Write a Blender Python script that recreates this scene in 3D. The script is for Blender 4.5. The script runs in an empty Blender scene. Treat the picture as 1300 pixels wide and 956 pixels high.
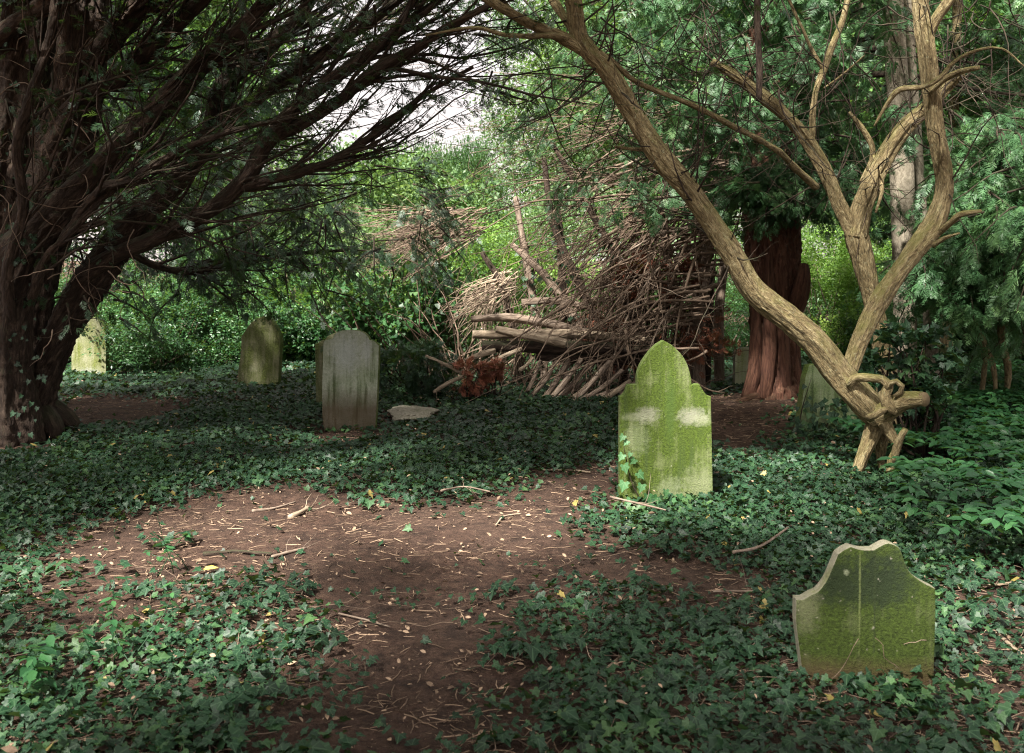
import bpy, math, random
import numpy as np
from mathutils import Vector

PI = math.pi
sc = bpy.context.scene
C = sc.collection
FPX = 1264.0            # focal length in pixels of the 1300 px wide photograph
CX, CY = 650.0, 433.5
CAMH = 1.6
PITCH = math.atan((CY - 330.0) / FPX)
cp, sp = math.cos(PITCH), math.sin(PITCH)

def P(px, py, Y):
    """world point seen at a photo position, at distance Y along +Y"""
    a = (px - CX) / FPX; b = (CY - py) / FPX
    dx, dy, dz = a, cp + b * sp, -sp + b * cp
    t = Y / dy
    return np.array([dx * t, Y, CAMH + dz * t])

def G(px, py):
    """ground point (z=0)"""
    a = (px - CX) / FPX; b = (CY - py) / FPX
    dx, dy, dz = a, cp + b * sp, -sp + b * cp
    t = -CAMH / dz
    return np.array([dx * t, dy * t, 0.0])

# ---------------------------------------------------------------- noise
def _hash(ix, iy, s):
    n = (ix * 374761393 + iy * 668265263 + s * 1442695041) & 0x7fffffff
    n = ((n ^ (n >> 13)) * 1274126177) & 0x7fffffff
    return ((n ^ (n >> 16)) & 0xffff) / 65535.0

def vn(x, y, s=0):
    x = np.asarray(x, float); y = np.asarray(y, float)
    ix = np.floor(x).astype(np.int64); iy = np.floor(y).astype(np.int64)
    fx = x - ix; fy = y - iy
    fx = fx * fx * (3 - 2 * fx); fy = fy * fy * (3 - 2 * fy)
    a = _hash(ix, iy, s); b = _hash(ix + 1, iy, s); c = _hash(ix, iy + 1, s); d = _hash(ix + 1, iy + 1, s)
    return (a * (1 - fx) + b * fx) * (1 - fy) + (c * (1 - fx) + d * fx) * fy

def fbm(x, y, s=0, o=3):
    t = 0; a = 1; n = 0
    for k in range(o):
        t = t + a * vn(x * 2 ** k, y * 2 ** k, s + k * 7); n += a; a *= .5
    return t / n

def gz(x, y):
    """relief of the ground"""
    x = np.asarray(x, float); y = np.asarray(y, float)
    r = 0.10 * (fbm(x * .45, y * .45, 3) - .5) + 0.03 * (fbm(x * 2.2, y * 2.2, 9, 2) - .5)
    return r * np.clip((y - 2.6) / 3.5, .12, 1) + np.clip((y - 15) * .035, 0, 1.2)

# ---------------------------------------------------------------- mesh building
class MB:
    def __init__(s):
        s.V = []; s.A = []; s.F = []; s.n = 0
    def add(s, V, faces, A=None):
        V = np.asarray(V, float).reshape(-1, 3)
        if A is None: A = np.zeros_like(V)
        s.V.append(V); s.A.append(np.asarray(A, float).reshape(-1, 3))
        for F in (faces if isinstance(faces, list) else [faces]):
            s.F.append(np.asarray(F, np.int64) + s.n)
        s.n += len(V)
    def build(s, name, mat, parent=None, smooth=True):
        me = bpy.data.meshes.new(name)
        V = np.concatenate(s.V); A = np.concatenate(s.A)
        loops = np.concatenate([f.ravel() for f in s.F])
        tot = np.concatenate([np.full(len(f), f.shape[1]) for f in s.F])
        st = np.concatenate([[0], np.cumsum(tot)[:-1]])
        me.vertices.add(len(V)); me.vertices.foreach_set('co', V.ravel())
        me.loops.add(len(loops)); me.loops.foreach_set('vertex_index', loops)
        me.polygons.add(len(tot)); me.polygons.foreach_set('loop_start', st)
        me.polygons.foreach_set('loop_total', tot)
        at = me.attributes.new('ac', 'FLOAT_VECTOR', 'POINT'); at.data.foreach_set('vector', A.ravel())
        me.update(calc_edges=True)
        me.polygons.foreach_set('use_smooth', np.full(len(tot), smooth))
        me.materials.append(mat)
        o = bpy.data.objects.new(name, me); C.objects.link(o)
        if parent is not None:
            o.parent = parent
            o.matrix_parent_inverse.identity()
            o.location = -Vector(parent.location)
        return o

def place(o, loc):
    """move an object's origin to loc keeping its mesh where it is"""
    loc = Vector([float(v) for v in loc])
    n = len(o.data.vertices); co = np.empty(n * 3); o.data.vertices.foreach_get('co', co)
    co = co.reshape(-1, 3) - np.array(loc); o.data.vertices.foreach_set('co', co.ravel()); o.data.update()
    o.location = loc

def tag(o, label=None, cat=None, group=None, kind=None):
    if label: o['label'] = label
    if cat: o['category'] = cat
    if group: o['group'] = group
    if kind: o['kind'] = kind
    return o

def thing(name, loc, label, cat, group=None):
    o = bpy.data.objects.new(name, None); C.objects.link(o)
    o.location = Vector([float(v) for v in loc]); o.empty_display_size = .1
    return tag(o, label, cat, group)

def copy_tree(root, loc, rz, s, label):
    r = root.copy(); C.objects.link(r); r.location = loc; r.rotation_euler = (0, 0, rz); r.scale = s
    r['label'] = label
    for ch in root.children:
        c = ch.copy(); C.objects.link(c); c.parent = r
        c.matrix_parent_inverse.identity()
    return r

# ---------------------------------------------------------------- tubes
def resample(pts, step):
    pts = np.asarray(pts, float)
    if len(pts) == 2:
        n = max(2, int(np.linalg.norm(pts[1, :3] - pts[0, :3]) / step) + 1)
        t = np.linspace(0, 1, n)[:, None]
        return pts[0] * (1 - t) + pts[1] * t
    P0 = np.vstack([2 * pts[0] - pts[1], pts, 2 * pts[-1] - pts[-2]])
    out = []
    for i in range(1, len(P0) - 2):
        a, b, c, d = P0[i - 1], P0[i], P0[i + 1], P0[i + 2]
        n = max(1, int(np.linalg.norm(c[:3] - b[:3]) / step))
        t = (np.arange(n) / n)[:, None]
        out.append(.5 * ((2 * b) + (-a + c) * t + (2 * a - 5 * b + 4 * c - d) * t * t + (-a + 3 * b - 3 * c + d) * t ** 3))
    out.append(P0[-2][None])
    return np.vstack(out)

def tube(mb, pts, rad, seg=6, step=None, lump=.0, flute=.0, seed=0, flat=False, ridge=0.):
    """pts (n,3), rad (n,) : a swept closed tube; lump/flute give an uneven, ribbed section"""
    q = np.column_stack([np.asarray(pts, float), np.asarray(rad, float)])
    if step: q = resample(q, step)
    p = q[:, :3]; r = np.maximum(q[:, 3], .0004); n = len(p)
    T = np.gradient(p, axis=0); T /= np.linalg.norm(T, axis=1)[:, None] + 1e-9
    N = np.zeros_like(T)
    a = np.array([0, 0, 1.]) if abs(T[0, 2]) < .8 else np.array([1., 0, 0])
    v = np.cross(T[0], a); v /= np.linalg.norm(v)
    for i in range(n):
        v = v - T[i] * np.dot(v, T[i]); v /= np.linalg.norm(v) + 1e-9; N[i] = v
    B = np.cross(T, N)
    th = np.arange(seg) / seg * 2 * PI
    L = np.concatenate([[0], np.cumsum(np.linalg.norm(np.diff(p, axis=0), axis=1))])
    R = np.repeat(r[:, None], seg, 1)
    if lump or flute:
        rm = float(np.mean(r)); s = L[:, None]
        rs = np.random.RandomState(seed + 17)
        ph = rs.rand(12) * 6.28
        w = s * .35 / max(rm, .01)
        f = flute * (np.sin(3 * th + ph[0] + .5 * np.sin(w * .12 + ph[1])) * .5 + np.sin(5 * th + ph[2] + .7 * np.sin(w * .1 + ph[3])) * .45
                     + np.sin(9 * th + ph[4] + .8 * np.sin(w * .15 + ph[5])) * .28 + np.sin(14 * th + ph[9] + np.sin(w * .2 + ph[5])) * .16)
        g = lump * ((vn(th[None] * 1.3 + ph[6] + 0 * s, w * .6 + 0 * th[None], seed) - .5) * np.where(np.cos(th) > -.8, 1, .3)[None]
                    + (vn(w * .45 + ph[7], 0 * w + 3.3, seed + 5) - .5) * .8)
        R = R * (1 + f + g)
        if ridge:
            per = max(6, int(2 * PI * rm / .022)); tw_ = .6 * np.sin(s * 2.1 + ph[10]) + .5 * (vn(s * 3, 0 * s + 2, seed) - .5)
            u = (th[None] / (2 * PI) * per + tw_) ; u = u - np.floor(u / per) * per
            z_ = s * 11 + 0 * u
            def pn(u, z_, pr, sd): 
                iu = np.floor(u).astype(np.int64); iz = np.floor(z_).astype(np.int64); fu = u - iu; fz = z_ - iz
                fu = fu * fu * (3 - 2 * fu); fz = fz * fz * (3 - 2 * fz)
                return (_hash(iu % pr, iz, sd) * (1 - fu) + _hash((iu + 1) % pr, iz, sd) * fu) * (1 - fz) + (_hash(iu % pr, iz + 1, sd) * (1 - fu) + _hash((iu + 1) % pr, iz + 1, sd) * fu) * fz
            k1 = 1 - abs(2 * pn(u, z_, per, seed + 1) - 1); k2 = pn(u * 2, z_ * 2.3, per * 2, seed + 2)
            R = R + ridge * ((k1 - .5) * .9 + (k2 - .5) * .7)
    V = p[:, None] + R[..., None] * (np.cos(th)[None, :, None] * N[:, None] + np.sin(th)[None, :, None] * B[:, None])
    A = np.empty((n, seg, 3)); A[..., 0] = R * np.cos(th) ; A[..., 1] = R * np.sin(th); A[..., 2] = L[:, None] + seed * .37
    i = np.arange(n - 1)[:, None] * seg; j = np.arange(seg)[None]; k = (j + 1) % seg
    Q = np.stack([i + j, i + k, i + seg + k, i + seg + j], -1).reshape(-1, 4)
    V = V.reshape(-1, 3); A = A.reshape(-1, 3)
    # end caps
    V = np.vstack([V, p[0] - T[0] * (0 if flat else r[0] * .3), p[-1] + T[-1] * (0 if flat else r[-1] * .3)])
    A = np.vstack([A, [0, 0, A[0, 2]], [0, 0, A[-1, 2]]])
    c0, c1 = n * seg, n * seg + 1; j = np.arange(seg); k = (j + 1) % seg; b = (n - 1) * seg
    Tt = np.vstack([np.stack([j * 0 + c0, k, j], -1), np.stack([j * 0 + c1, b + j, b + k], -1)])
    mb.add(V, [Q, Tt], A)

def nrm(v):
    v = np.asarray(v, float); return v / (np.linalg.norm(v) + 1e-9)

def grow(rs, p, d, L, r, n=8, wob=.12, lift=0.0, tip=.25):
    """a wandering shoot: returns pts, radii"""
    d = nrm(d); pts = [np.array(p, float)]; st = L / n
    for i in range(n):
        d = nrm(d + rs.randn(3) * wob + np.array([0, 0, lift]))
        pts.append(pts[-1] + d * st)
    return np.array(pts), r * np.linspace(1, tip, n + 1)

def along(pts, t):
    pts = np.asarray(pts); L = np.concatenate([[0], np.cumsum(np.linalg.norm(np.diff(pts[:, :3], axis=0), axis=1))])
    s = t * L[-1]; i = min(len(L) - 2, max(0, int(np.searchsorted(L, s) - 1)))
    f = (s - L[i]) / (L[i + 1] - L[i] + 1e-9)
    return pts[i] * (1 - f) + pts[i + 1] * f, nrm(pts[i + 1][:3] - pts[i][:3])

# ---------------------------------------------------------------- leaf templates: (verts, tris). x = along the leaf, z = its upper side
def leaf_ivy():
    half = [(0, .05), (-.15, .26), (-.04, .50), (.20, .36), (.40, .50), (.56, .25), (.80, .11), (1.0, 0)]
    L = [(x, y) for x, y in half]; Rr = [(x, -y) for x, y in reversed(half[:-1])]
    ring = L + Rr
    V = [(.28, 0, -.03)] + [(x, y, .22 * abs(y) - .24 * x * x + .03 * (i % 2)) for i, (x, y) in enumerate(ring)]
    n = len(ring)
    return np.array(V), np.array([(0, 1 + (i + 1) % n, 1 + i) for i in range(n)])

def leaf_ivy_small():
    V = [(0, 0, 0), (-.05, .42, .05), (.4, .36, .0), (1, 0, -.1), (.4, -.36, .0), (-.05, -.42, .05)]
    return np.array(V), np.array([(0, 3, 2), (0, 2, 1), (0, 4, 3), (0, 5, 4)])

def leaf_oval():
    V = [(0, 0, 0), (.25, .2, .05), (.62, .22, .03), (1, 0, -.1), (.62, -.22, .03), (.25, -.2, .05), (.45, 0, -.02)]
    return np.array(V), np.array([(6, 1, 0), (6, 2, 1), (6, 3, 2), (6, 4, 3), (6, 5, 4), (6, 0, 5)])

def leaf_kite():
    V = [(0, 0, 0), (.4, .27, .06), (1, 0, -.08), (.4, -.27, .06)]
    return np.array(V), np.array([(0, 2, 1), (0, 3, 2)])

def cluster(n, spread, leaf, seed, size):
    rs = np.random.RandomState(seed); VV = []; FF = []; k = 0
    V, F = leaf
    for i in range(n):
        d = nrm([rs.rand() * .9 + .1, rs.randn() * .7, rs.randn() * .35]); 
        up = nrm(np.array([0, 0, 1]) + rs.randn(3) * .45); y = nrm(np.cross(up, d)); z = np.cross(d, y)
        s = size * (.7 + .6 * rs.rand()); o = np.array([rs.rand() * spread, rs.randn() * spread * .35, rs.randn() * spread * .22])
        VV.append(o + s * (V[:, :1] * d + V[:, 1:2] * y + V[:, 2:] * z)); FF.append(F + k); k += len(V)
    return np.vstack(VV), np.vstack(FF)

def frond(nside, needle, seed):
    """a flat drooping conifer spray: a stem with side shoots, each a narrow feather"""
    rs = np.random.RandomState(seed); VV = []; FF = []; k = 0
    def blade(o, d, L, w, up):
        nonlocal k
        d = nrm(d); y = nrm(np.cross(up, d)); 
        V = np.array([o, o + d * L * .35 + y * w, o + d * L, o + d * L * .35 - y * w]); VV.append(V)
        FF.append(np.array([(0, 2, 1), (0, 3, 2)]) + k); k += 4
    up = np.array([0, 0, 1.])
    for i in range(nside):
        t = (i + .5) / nside; x = t * .85; z = -.22 * t * t
        for s in (-1, 1):
            L = (.46 * (1 - t) ** .7 + .10) * (.8 + .4 * rs.rand()); ang = .85 + rs.randn() * .12
            d = np.array([math.cos(ang), s * math.sin(ang), -.15 + rs.randn() * .12])
            o = np.array([x, 0, z])
            if needle:
                dn = nrm(d); m = max(3, int(L / .075))
                for q in range(m):
                    oo = o + dn * L * (q + .3) / m
                    for ss in (-1, 1):
                        a2 = ang * s + ss * .85
                        blade(oo, np.array([math.cos(a2), math.sin(a2), dn[2]]), .085, .014, up)
            else:
                blade(o, d, L, .028 + .02 * rs.rand(), up + rs.randn(3) * .15)
    blade(np.array([.5, 0, -.06]), np.array([1, 0, -.35]), .5, .03, up)
    return np.vstack(VV), np.vstack(FF)

def inst(mb, tm, pos, d, up, s, rnd, second=None):
    """put many copies of a leaf template into one mesh"""
    V, F = tm; pos = np.asarray(pos, float); N = len(pos)
    if N == 0: return
    d = d / (np.linalg.norm(d, axis=1)[:, None] + 1e-9)
    y = np.cross(up, d); y /= np.linalg.norm(y, axis=1)[:, None] + 1e-9
    z = np.cross(d, y)
    W = (V[None, :, 0, None] * d[:, None] + V[None, :, 1, None] * y[:, None] + V[None, :, 2, None] * z[:, None])
    W = pos[:, None] + W * np.asarray(s)[:, None, None]
    FF = F[None] + (np.arange(N) * len(V))[:, None, None]
    A = np.zeros((N, len(V), 3)); A[..., 0] = np.asarray(rnd)[:, None]; A[..., 1] = V[None, :, 0]; A[..., 2] = V[None, :, 1]
    mb.add(W.reshape(-1, 3), FF.reshape(-1, 3), A.reshape(-1, 3))

def jit(rs, n, up=1.0, s=.4):
    u = rs.randn(n, 3) * s; u[:, 2] += up; return u

# ---------------------------------------------------------------- materials
def mat_new(name):
    m = bpy.data.materials.new(name); m.use_nodes = True; nt = m.node_tree; nt.nodes.clear()
    out = nt.nodes.new('ShaderNodeOutputMaterial'); b = nt.nodes.new('ShaderNodeBsdfPrincipled')
    nt.links.new(b.outputs[0], out.inputs[0])
    return m, nt, b, out

class NT:
    def __init__(s, nt): s.nt = nt
    def n(s, t, **k):
        x = s.nt.nodes.new(t)
        for a, b in k.items(): setattr(x, a, b)
        return x
    def l(s, a, b): s.nt.links.new(a, b)
    def attr(s):
        x = s.n('ShaderNodeAttribute'); x.attribute_name = 'ac'; return x.outputs['Vector']
    def obj(s): return s.n('ShaderNodeTexCoord').outputs['Object']
    def geo(s, k): return s.n('ShaderNodeNewGeometry').outputs[k]
    def sep(s, v):
        x = s.n('ShaderNodeSeparateXYZ'); s.l(v, x.inputs[0]); return x.outputs
    def mul(s, v, xyz):
        x = s.n('ShaderNodeVectorMath', operation='MULTIPLY'); s.l(v, x.inputs[0]); x.inputs[1].default_value = xyz; return x.outputs[0]
    def noise(s, v, sc_, det=4, rough=.55, dist=0):
        x = s.n('ShaderNodeTexNoise'); s.l(v, x.inputs['Vector']); x.inputs['Scale'].default_value = sc_
        x.inputs['Detail'].default_value = det; x.inputs['Roughness'].default_value = rough; x.inputs['Distortion'].default_value = dist
        return x.outputs['Fac']
    def ramp(s, f, stops, interp='LINEAR'):
        x = s.n('ShaderNodeValToRGB'); s.l(f, x.inputs[0]); e = x.color_ramp.elements; x.color_ramp.interpolation = interp
        e[0].position = stops[0][0]; e[0].color = (*col3(stops[0][1]), 1)
        e[1].position = stops[1][0]; e[1].color = (*col3(stops[1][1]), 1)
        for p, c in stops[2:]:
            q = e.new(p); q.color = (*col3(c), 1)
        return x.outputs[0]
    def mix(s, f, a, b, mode='MIX'):
        x = s.n('ShaderNodeMix', data_type='RGBA', blend_type=mode)
        for v, i in ((f, 0), (a, 6), (b, 7)):
            if hasattr(v, 'is_linked'): s.l(v, x.inputs[i])
            elif i == 0: x.inputs[i].default_value = v
            else: x.inputs[i].default_value = (*col3(v), 1)
        return x.outputs[2]
    def m(s, op, a, b=None, c=None, clamp=False):
        x = s.n('ShaderNodeMath', operation=op); x.use_clamp = clamp
        for i, v in enumerate((a, b, c)):
            if v is None: continue
            if hasattr(v, 'is_linked'): s.l(v, x.inputs[i])
            else: x.inputs[i].default_value = v
        return x.outputs[0]
    def bump(s, h, strength, dist, bsdf):
        x = s.n('ShaderNodeBump'); s.l(h, x.inputs['Height']); x.inputs['Strength'].default_value = strength
        x.inputs['Distance'].default_value = dist; s.l(x.outputs[0], bsdf.inputs['Normal'])

def col3(c): return (c, c, c) if isinstance(c, (int, float)) else c

def mat_bark(name, dark, mid, light, moss=None, mossamt=.5, scale=14, stretch=.16, bstr=.9, lichen=None, bdist=.02):
    m, nt, b, out = mat_new(name); g = NT(nt)
    a = g.attr(); v = g.mul(a, (1, 1, stretch))
    n1 = g.noise(v, scale, 9, .72, .9); n2 = g.noise(v, scale * 3.2, 5, .6); n3 = g.noise(g.mul(a, (1, 1, .5)), 3.0, 3)
    c = g.ramp(n1, [(.30, dark), (.72, light), (.50, mid)])
    c = g.mix(g.m('MULTIPLY', n3, .6), c, g.mix(.5, c, dark), 'MIX')
    c = g.mix(g.ramp(n2, [(.34, .75), (.5, 0.)]), c, dark)
    if moss is not None:
        up = g.sep(g.geo('Normal'))[2]
        f = g.m('ADD', g.m('MULTIPLY', up, .45), g.m('MULTIPLY', g.noise(g.geo('Position'), 6, 5), 1.0))
        f = g.m('MULTIPLY', g.m('SUBTRACT', f, .55), 3.5 * mossamt, clamp=True)
        c = g.mix(g.m('MINIMUM', f, .85), c, moss)
    if lichen is not None:
        f = g.ramp(g.noise(a, 38, 6, .75), [(.57, 0.), (.70, .6)]); c = g.mix(f, c, lichen)
    g.l(c, b.inputs['Base Color']); b.inputs['Roughness'].default_value = .85
    b.inputs['Specular IOR Level'].default_value = .3
    h = g.m('ADD', n1, g.m('MULTIPLY', n2, .35))
    g.bump(h, bstr, bdist, b)
    return m

def mat_leaf(name, c0, c1, c2, trans=.3, rough=.45, spec=.5, clump=1.2, tint=None, dead=None, deadcut=.985, vein=None):
    """leaf colours vary per leaf (ac.x) and by patches of growth"""
    m, nt, b, out = mat_new(name); g = NT(nt)
    r = g.sep(g.attr())[0]; pos = g.geo('Position')
    n = g.noise(pos, clump, 3)
    f = g.m('ADD', g.m('MULTIPLY', r, .65), g.m('MULTIPLY', g.m('SUBTRACT', n, .5), 1.3), clamp=True)
    c = g.ramp(f, [(.05, c0), (.9, c2), (.5, c1)])
    if dead is not None:
        c = g.mix(g.m('GREATER_THAN', r, deadcut), c, dead)
    if vein is not None:
        s_ = g.sep(g.attr()); ay = g.m('ABSOLUTE', s_[2]); v1 = g.m('ABSOLUTE', g.m('SUBTRACT', ay, g.m('MULTIPLY', s_[1], .85)))
        v2 = g.m('ABSOLUTE', g.m('ADD', ay, g.m('MULTIPLY', s_[1], 2.4))); vv = g.m('MINIMUM', ay, g.m('MINIMUM', v1, v2))
        c = g.mix(g.ramp(vv, [(.010, .38), (.04, 0.)]), c, vein)
    g.l(c, b.inputs['Base Color']); b.inputs['Roughness'].default_value = rough
    b.inputs['Specular IOR Level'].default_value = spec
    if trans:
        t = g.n('ShaderNodeBsdfTranslucent'); mx = g.n('ShaderNodeMixShader'); mx.inputs[0].default_value = trans
        cc = g.mix(.5, c, tint or (.25, .4, .05), 'MIX') ; g.l(cc, t.inputs[0])
        g.l(b.outputs[0], mx.inputs[1]); g.l(t.outputs[0], mx.inputs[2]); g.l(mx.outputs[0], out.inputs[0])
    return m

def mat_plain(name, c0, c1, rough=.8, scale=20, bstr=.3):
    m, nt, b, out = mat_new(name); g = NT(nt)
    a = g.attr(); n = g.noise(g.geo('Position'), scale, 4); 
    f = g.m('ADD', g.m('MULTIPLY', n, .5), g.m('MULTIPLY', g.sep(a)[0], .5))
    g.l(g.ramp(f, [(.2, c0), (.8, c1)]), b.inputs['Base Color']); b.inputs['Roughness'].default_value = rough
    b.inputs['Specular IOR Level'].default_value = .3
    g.bump(n, bstr, .01, b)
    return m
# ================================================================ camera, light
cam = bpy.data.cameras.new('camera'); co = bpy.data.objects.new('camera', cam); C.objects.link(co)
co.location = (0, 0, CAMH); co.rotation_euler = (PI / 2 - PITCH, 0, 0)
cam.sensor_width = 36; cam.lens = 36 * FPX / 1300; cam.shift_y = -(478 - CY) / 1300
cam.clip_start = .05; cam.clip_end = 600
cam.dof.use_dof = True; cam.dof.focus_distance = 7.2; cam.dof.aperture_fstop = 5.0
sc.camera = co

SUN_EL, SUN_AZ = math.radians(50), math.radians(-148)      # azimuth from +Y, clockwise: sun behind-left of the camera
w = bpy.data.worlds.new('World'); sc.world = w; w.use_nodes = True
nt = w.node_tree; bg = nt.nodes['Background']
sky = nt.nodes.new('ShaderNodeTexSky'); sky.sky_type = 'NISHITA'; sky.sun_disc = False
sky.sun_elevation = SUN_EL; sky.sun_rotation = SUN_AZ; sky.dust_density = 4; sky.air_density = 1; sky.ozone_density = 1
mx = nt.nodes.new('ShaderNodeMix'); mx.data_type = 'RGBA'; mx.inputs[0].default_value = .7
mx.inputs[7].default_value = (7.4, 6.5, 6.1, 1)            # thin bright cloud over the blue
nt.links.new(sky.outputs[0], mx.inputs[6]); nt.links.new(mx.outputs[2], bg.inputs[0]); bg.inputs[1].default_value = .050
sl = bpy.data.lights.new('sun', 'SUN'); so = bpy.data.objects.new('sun', sl); C.objects.link(so)
sl.energy = 5.0; sl.angle = math.radians(3); sl.color = (1, .95, .86)
sd = Vector((math.sin(SUN_AZ) * math.cos(SUN_EL), math.cos(SUN_AZ) * math.cos(SUN_EL), math.sin(SUN_EL)))
so.rotation_euler = sd.to_track_quat('Z', 'Y').to_euler(); so.location = (-6, -4, 14)
sc.view_settings.view_transform = 'Standard'; sc.view_settings.look = 'None'; sc.view_settings.exposure = 2.1; sc.view_settings.gamma = 1
sc.cycles.max_bounces = 6; sc.cycles.diffuse_bounces = 3; sc.cycles.glossy_bounces = 2; sc.cycles.transmission_bounces = 3
sc.cycles.transparent_max_bounces = 4; sc.cycles.caustics_reflective = False; sc.cycles.caustics_refractive = False
sc.cycles.use_denoising = True; sc.cycles.denoiser = 'OPENIMAGEDENOISE'; sc.cycles.denoising_input_passes = 'RGB_ALBEDO_NORMAL'; sc.cycles.denoising_prefilter = 'NONE'
sc.cycles.pixel_filter_type = 'BLACKMAN_HARRIS'; sc.cycles.filter_width = 1.1

# ================================================================ materials
M = {}
M['yew_bark'] = mat_bark('dark_yew_bark', (.011, .007, .005), (.044, .028, .020), (.15, .105, .078), moss=(.035, .05, .018), mossamt=.35, scale=20, stretch=.2, bdist=.03)
M['thorn_bark'] = mat_bark('thorn_bark', (.035, .023, .011), (.25, .19, .095), (.56, .47, .27), lichen=(.40, .41, .26), moss=(.15, .145, .04), mossamt=.6, scale=34, stretch=.26, bstr=1.0, bdist=.03)
M['red_bark'] = mat_bark('red_brown_bark', (.030, .012, .008), (.125, .056, .036), (.29, .145, .095), moss=(.09, .075, .04), mossamt=.3, scale=16, stretch=.14, bstr=1, bdist=.03)
M['pale_bark'] = mat_bark('pale_speckled_bark', (.12, .10, .075), (.27, .235, .18), (.42, .37, .29), scale=18, stretch=.6, lichen=(.10, .085, .05), bstr=.5)
M['dead_wood'] = mat_bark('dead_wood', (.06, .042, .032), (.22, .165, .125), (.44, .36, .29), scale=30, stretch=.12, bstr=.5, bdist=.006)
M['pale_wood'] = mat_bark('bleached_wood', (.13, .095, .065), (.32, .25, .18), (.5, .42, .32), scale=30, stretch=.12, bstr=.4, bdist=.005)
M['dead_twig'] = mat_bark('dead_twigs', (.045, .03, .022), (.17, .12, .085), (.36, .27, .20), scale=40, stretch=.1, bstr=.2, bdist=.003)
M['cut_wood'] = mat_plain('cut_wood', (.13, .095, .05), (.24, .18, .10), scale=60)
M['ivy'] = mat_leaf('ivy_leaves', (.004, .018, .008), (.012, .045, .019), (.070, .145, .042), trans=.12, rough=.52, spec=.36, clump=.9, dead=(.26, .2, .06), deadcut=.994, vein=(.11, .20, .10))
M['young_ivy'] = mat_leaf('young_ivy_leaves', (.03, .10, .03), (.07, .18, .07), (.14, .26, .10), trans=.15, rough=.5, spec=.4, vein=(.22, .34, .18))
M['bramble'] = mat_leaf('undergrowth_leaves', (.014, .055, .022), (.030, .105, .036), (.07, .18, .06), trans=.25, rough=.42, spec=.5, clump=1.5, tint=(.2, .4, .06))
M['yew_leaf'] = mat_leaf('yew_needles', (.010, .030, .016), (.022, .058, .026), (.05, .10, .035), trans=.2, rough=.5, clump=1.4)
M['blue_leaf'] = mat_leaf('cypress_sprays', (.018, .056, .022), (.055, .135, .050), (.15, .27, .095), trans=.25, rough=.5, clump=1.1, tint=(.2, .4, .12))
M['mid_leaf'] = mat_leaf('tree_leaves', (.03, .09, .022), (.07, .17, .04), (.13, .25, .06), trans=.35, rough=.5, clump=.6)
M['bright_leaf'] = mat_leaf('pale_tree_leaves', (.03, .085, .028), (.11, .20, .07), (.28, .37, .18), trans=.4, rough=.5, clump=.5)
M['lime_leaf'] = mat_leaf('yellow_green_leaves', (.06, .14, .02), (.15, .28, .04), (.30, .42, .09), trans=.4, rough=.5, clump=1.0)
M['bush_leaf'] = mat_leaf('bush_leaves', (.012, .045, .016), (.045, .13, .04), (.17, .29, .12), trans=.3, rough=.42, clump=1.2)
M['red_dead'] = mat_leaf('dead_red_sprays', (.12, .035, .02), (.30, .10, .055), (.45, .19, .11), trans=.1, rough=.7)
M['litter'] = mat_plain('leaf_litter', (.03, .016, .011), (.40, .28, .19), scale=45, bstr=.1)

def soil():
    m, nt, b, out = mat_new('soil'); g = NT(nt); p = g.geo('Position')
    n1 = g.noise(p, 1.1, 5); n2 = g.noise(p, 16, 6, .65); n3 = g.noise(p, 60, 8, .85); n4 = g.noise(p, 7, 8, .7)
    c = g.ramp(n2, [(.28, (.036, .019, .013)), (.75, (.19, .115, .080)), (.5, (.098, .054, .038))])
    c = g.mix(g.ramp(n1, [(.42, 0.), (.62, .6)]), c, (.105, .064, .046))
    c = g.mix(g.ramp(n3, [(.54, 0.), (.66, .8)]), c, (.21, .145, .10))
    c = g.mix(g.ramp(n3, [(.34, .85), (.46, 0.)]), c, (.012, .007, .005))
    c = g.mix(g.ramp(n4, [(.38, .6), (.52, 0.)]), c, (.022, .013, .010))
    g.l(c, b.inputs['Base Color']); b.inputs['Roughness'].default_value = .9; b.inputs['Specular IOR Level'].default_value = .25
    g.bump(g.m('ADD', n2, g.m('MULTIPLY', n3, 1.0)), 1.0, .04, b)
    return m
M['soil'] = soil()

# ================================================================ ground
def axis(fine0, fine1, step, far0, far1):
    a = [fine0]; s = step
    while a[-1] > far0: s *= 1.25; a.append(a[-1] - s)
    b = [fine1]; s = step
    while b[-1] < far1: s *= 1.25; b.append(b[-1] + s)
    return np.array(a[::-1] + list(np.arange(fine0 + step, fine1, step)) + b)
xs = axis(-8, 7.5, .03, -280, 280); ys = axis(2.6, 14, .028, -200, 420)
X, Y = np.meshgrid(xs, ys)
Z = gz(X, Y) + (.022 * (fbm(X * 7, Y * 7, 31, 3) - .5) + .016 * np.clip(vn(X * 19, Y * 19, 37) - .72, 0, 1)) * ((Y < 14) & (abs(X) < 7.5))
gm = MB(); nx = len(xs)
i = (np.arange(len(ys) - 1)[:, None] * nx + np.arange(nx - 1)[None]).ravel()
gm.add(np.stack([X, Y, Z], -1).reshape(-1, 3), np.stack([i, i + 1, i + nx + 1, i + nx], -1))
tag(gm.build('ground', M['soil']), kind='structure')

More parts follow.
